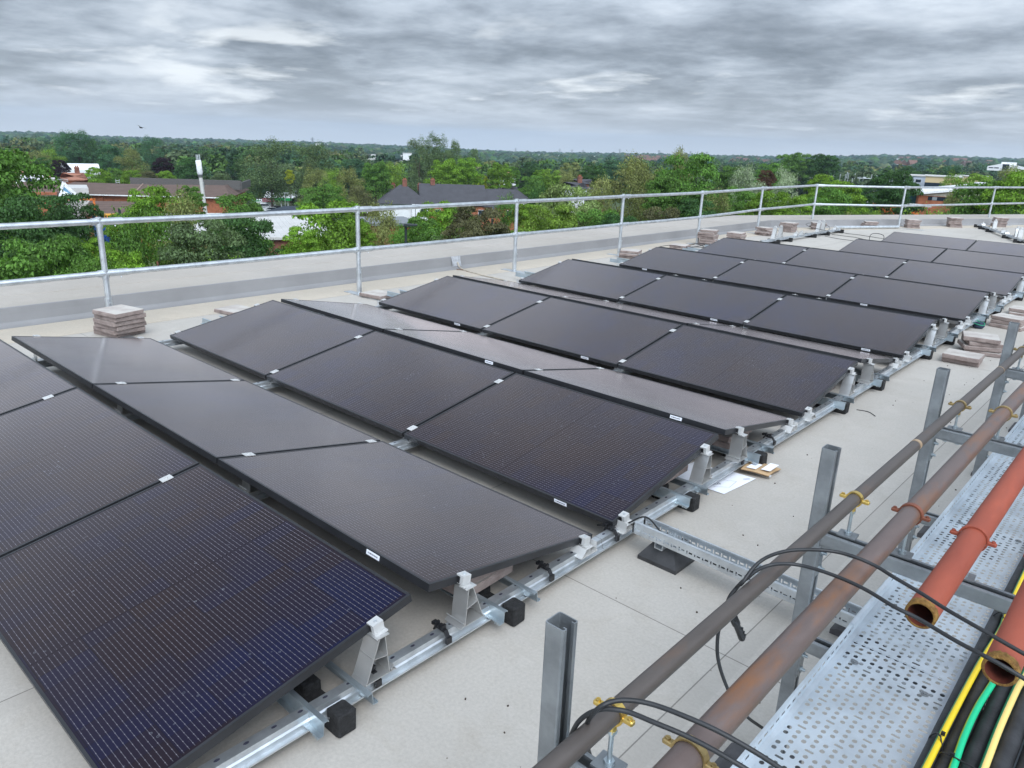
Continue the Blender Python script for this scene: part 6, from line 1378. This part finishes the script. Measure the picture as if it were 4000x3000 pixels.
# far sheds and houses
FAR = [(1595, 600, 900, -20, 12, 7.0, 'render', 'tall pale warehouse block left of the central poplars'), (1500, 606, 950, -75, 70, 3.4, 'tin', 'long low grey shed left of the central poplars'),
 (1262, 562, 1900, -28, 22, 7, 'render', 'white factory on the hill above the oaks'), (1310, 580, 1700, -20, 45, 4, 'tin', 'grey sheds below the white factory on the hill'), (2160, 608, 1500, -80, 60, 5, 'render', 'long pale warehouse, centre far distance'),
 (2240, 615, 1300, -60, 40, 4, 'tin', 'pale grey warehouse below the long one, centre far distance'), (2040, 604, 1700, -40, 60, 5, 'tin', 'grey warehouse on the plain, centre left'), (1950, 622, 1000, -50, 60, 3, 'tin', 'pale roof above the slate roof, far'),
 (2340, 612, 1500, -30, 20, 4, 'render', 'small pale warehouse, centre right distance'), (3440, 627, 1300, -45, 50, 4, 'tin', 'long pale building on the right hand slope'), (3518, 620, 1500, -12, 12, 8, 'render', 'white house on the right hand hilltop'), (3555, 630, 1300, -15, 12, 4, 'render', 'small white building on the right hand slope'), (3200, 648, 800, 0, 0, 1, 'tin', '')]
def exw(H, k_, h): pass
for px, py, D, x0, x1, h, m, lb in FAR[:-1]: block('warehouse', lb, px, py, D, x0, x1, h, 20, m)
for i in range(70):                                       # suburb roofs on the right and centre slopes
    px = random.choice((random.uniform(2440, 2600), random.uniform(3480, 3860), random.uniform(2850, 2990))) ; D = random.uniform(950, 1900)
    P = at(px, 700, D); gz = gzn(D, px); k = thing('house', 'one of the distant red roofed suburb houses on the slopes', 'house', (P[0], P[1], gz), (0, 0, random.uniform(0, PI)), 'distant red roofed houses')
    MB().box((-5, -4, 0), (5, 4, 8)).build('wall', Mt['brick2'] if i % 3 else Mt['render'], k); rf = MB(); hip(rf, -5, 5, -4, 4, 8, 12, False, False); rf.build('roof', Mt['tile_far' if i % 2 else 'tile_brown'], k)
# pylons and mast on the skyline
def pylon(px, ytop, ybase, D, label, w=1.0):
    A = at(px, ytop, D); B = at(px, ybase, D); h = A[2]-B[2]; H = thing('pylon', label, 'pylon', (A[0], A[1], B[2]), (0, 0, local(A, 0)), 'pylons on the skyline'); b = MB(); r = 0.55*w
    for sx_ in (-1, 1): b.tube([(sx_*3.0, 0, 0), (sx_*0.8, 0, h*0.7), (0, 0, h)], r, 4)
    for f_, wd in ((0.62, 5), (0.75, 6.5), (0.88, 5)): b.tube([(-wd, 0, h*f_), (wd, 0, h*f_)], r*0.7, 4)
    for i in range(5): f1, f2 = 0.12*i, 0.12*(i+1); b.tube([((-1)**i*(3-3.1*f1), 0, h*f1), ((-1)**(i+1)*(3-3.1*f2), 0, h*f2)], r*0.6, 4)
    b.build('lattice', Mt['galv_dull'], H)
for i, (px, yt_) in enumerate(((2015, 577), (2187, 580), (2235, 582), (2278, 585), (2422, 580), (2575, 586), (2662, 586), (2698, 589), (2762, 592))):
    pylon(px, yt_, 606, 3000, 'lattice pylon on the skyline, number %s from the left' % ['one', 'two', 'three', 'four', 'five', 'six', 'seven', 'eight', 'nine'][i])
pylon(1220, 536, 565, 2600, 'tall transmitter mast on the hill above the oaks', 1.5)
# bird
P = at(551, 499, 60); H = thing('bird', 'small dark bird flying above the left skyline', 'bird', tuple(P), (0, 0.3, local(P, 0.6)))
b = MB(); vs = []
b.tube([(0, -0.2, 0), (0, -0.12, 0), (0, 0.02, 0.01), (0, 0.14, 0.01), (0, 0.2, 0.0)], [0.01, 0.035, 0.05, 0.03, 0.008], 8)
for s_ in (-1, 1): b.add([(0, 0.07, 0.02), (s_*0.22, 0.08, 0.10), (s_*0.44, -0.02, 0.05), (s_*0.2, -0.05, 0.08), (0, -0.05, 0.02)], [(0, 1, 2, 3, 4), (4, 3, 2, 1, 0)])
b.build('body', Mt['plastic'], H)
# ------------------------------------------------------------------ woodland
def ico(sub):
    import bmesh
    bm = bmesh.new(); bmesh.ops.create_icosphere(bm, subdivisions=sub, radius=1); v = np.array([q.co[:] for q in bm.verts]); f = np.array([[q.index for q in g.verts] for g in bm.faces]); bm.free(); return v, f
rw = np.random.default_rng(5)
PAL = np.array([GREEN[k] for k in ('mid', 'dark', 'blue', 'grey', 'olive', 'blue', 'dark', 'grey', 'mid')])
def blocked(px, D, hw):
    for a, b, d in LISTED:
        if D < d+6 and px+hw > a and px-hw < b and d > 100 and (d < 420 or D > d*0.42): return True
    return False
pxs_of = lambda az_: None
def px_of(x, y, z):
    d = np.array([x, y, z])-CAM; zz = d @ Fv; return 2000+FPX*(d @ Rv)/zz, 1500-FPX*(d @ Uv)/zz
def woodland(n, D0, D1, sub, label, nm, size, leafy=False, power=1.0, nq=900, ql=0.085):
    bv, bf = ico(sub) if not leafy else (None, None); VV = []; FF = []; TT = []; off = 0; k = 0; tries = 0
    proto = [make_crown(90+i, 'round', nq, ql) for i in range(4)] if leafy else None
    while k < n and tries < n*6:
        tries += 1; D = D0*(D1/D0)**(rw.random()**power) if nq < 800 or not leafy else math.sqrt(rw.uniform(D0*D0, D1*D1)); a = YAW+rw.uniform(-0.68, 0.68)
        x, y = CAM[0]+D*math.sin(a), CAM[1]+D*math.cos(a); gz = ground_z(D, math.atan2(y-CAM[1], x-CAM[0]))
        r = size*rw.uniform(0.7, 1.35)*(1 if D < 900 else (D/900)**0.55); h = r*rw.uniform(1.5, 2.3) if D < 900 else r*rw.uniform(1.1, 1.6)*min(1, 900/D+0.35)
        px, py = px_of(x, y, gz+h)
        if not (-300 < px < 4300): continue
        if leafy and blocked(px, D, r*2968/D*(1 if nq > 800 else 0.6)): continue
        if (not leafy) and blocked(px, D, r*2968/D*0.6) and D < 900: continue
        # keep gaps of field and suburb
        if not leafy and math.sin(a*31+D*0.013)*math.sin(D*0.006+a*7) > (0.62 if D < 1000 else 0.72): continue
        c = PAL[rw.integers(len(PAL))]*rw.uniform(0.6, 1.15)*(1.45 if leafy and nq > 800 else 1.25 if leafy else 0.80)*(np.array([0.80, 0.95, 1.25]) if D > 700 else 1)  # far crowns tinted bluer: distance haze put into their colour
        if leafy: V0, F0 = proto[rw.integers(4)]; th = rw.uniform(0, 6.28); V1 = V0*np.array([2*r, 2*r, h*1.05]); V1 = np.stack([V1[:, 0]*math.cos(th)-V1[:, 1]*math.sin(th), V1[:, 0]*math.sin(th)+V1[:, 1]*math.cos(th), V1[:, 2]], 1)+np.array([x, y, gz]); F1 = F0
        else:
            ph = rw.uniform(0, 6, 3); q = bv; nz = 1+0.16*np.sin(q[:, 0]*5+ph[0])*np.sin(q[:, 1]*5+ph[1])+0.14*np.sin(q[:, 2]*7+ph[2]+q[:, 0]*3)+rw.normal(size=len(q))*0.13
            V1 = q*nz[:, None]*np.array([r, r, h*0.55])+np.array([x, y, gz+h*0.5]); F1 = bf
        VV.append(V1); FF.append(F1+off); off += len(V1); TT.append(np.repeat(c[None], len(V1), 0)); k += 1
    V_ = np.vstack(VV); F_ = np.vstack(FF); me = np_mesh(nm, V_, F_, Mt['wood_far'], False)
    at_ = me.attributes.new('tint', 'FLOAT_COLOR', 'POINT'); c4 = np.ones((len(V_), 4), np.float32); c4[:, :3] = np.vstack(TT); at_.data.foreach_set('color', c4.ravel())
    o = bpy.data.objects.new(nm, me); col.objects.link(o); tag(o, label, 'woodland', kind='stuff')
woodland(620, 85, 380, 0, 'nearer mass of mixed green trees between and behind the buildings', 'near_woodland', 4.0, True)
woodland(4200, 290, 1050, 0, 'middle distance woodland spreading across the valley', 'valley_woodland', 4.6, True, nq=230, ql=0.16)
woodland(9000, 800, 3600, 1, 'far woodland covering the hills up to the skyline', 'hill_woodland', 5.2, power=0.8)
# ------------------------------------------------------------------ haze
hz_m = bpy.data.materials.new('haze'); hz_m.use_nodes = True; ht = hz_m.node_tree; ht.nodes.clear()
pv = N(ht, 'ShaderNodeVolumePrincipled'); pv.inputs['Color'].default_value = (0.62, 0.78, 0.97, 1); pv.inputs['Density'].default_value = 0.00013; pv.inputs['Anisotropy'].default_value = 0.2
oo = N(ht, 'ShaderNodeOutputMaterial'); ht.links.new(pv.outputs[0], oo.inputs['Volume'])
zmin = min(v.co.z for v in go.data.vertices)
MB().box((CAM[0]-4600, CAM[1]-4600, zmin-1), (CAM[0]+4600, CAM[1]+4600, 60)).build('haze', hz_m, kind='stuff', label='thin bluish haze over the far hills')
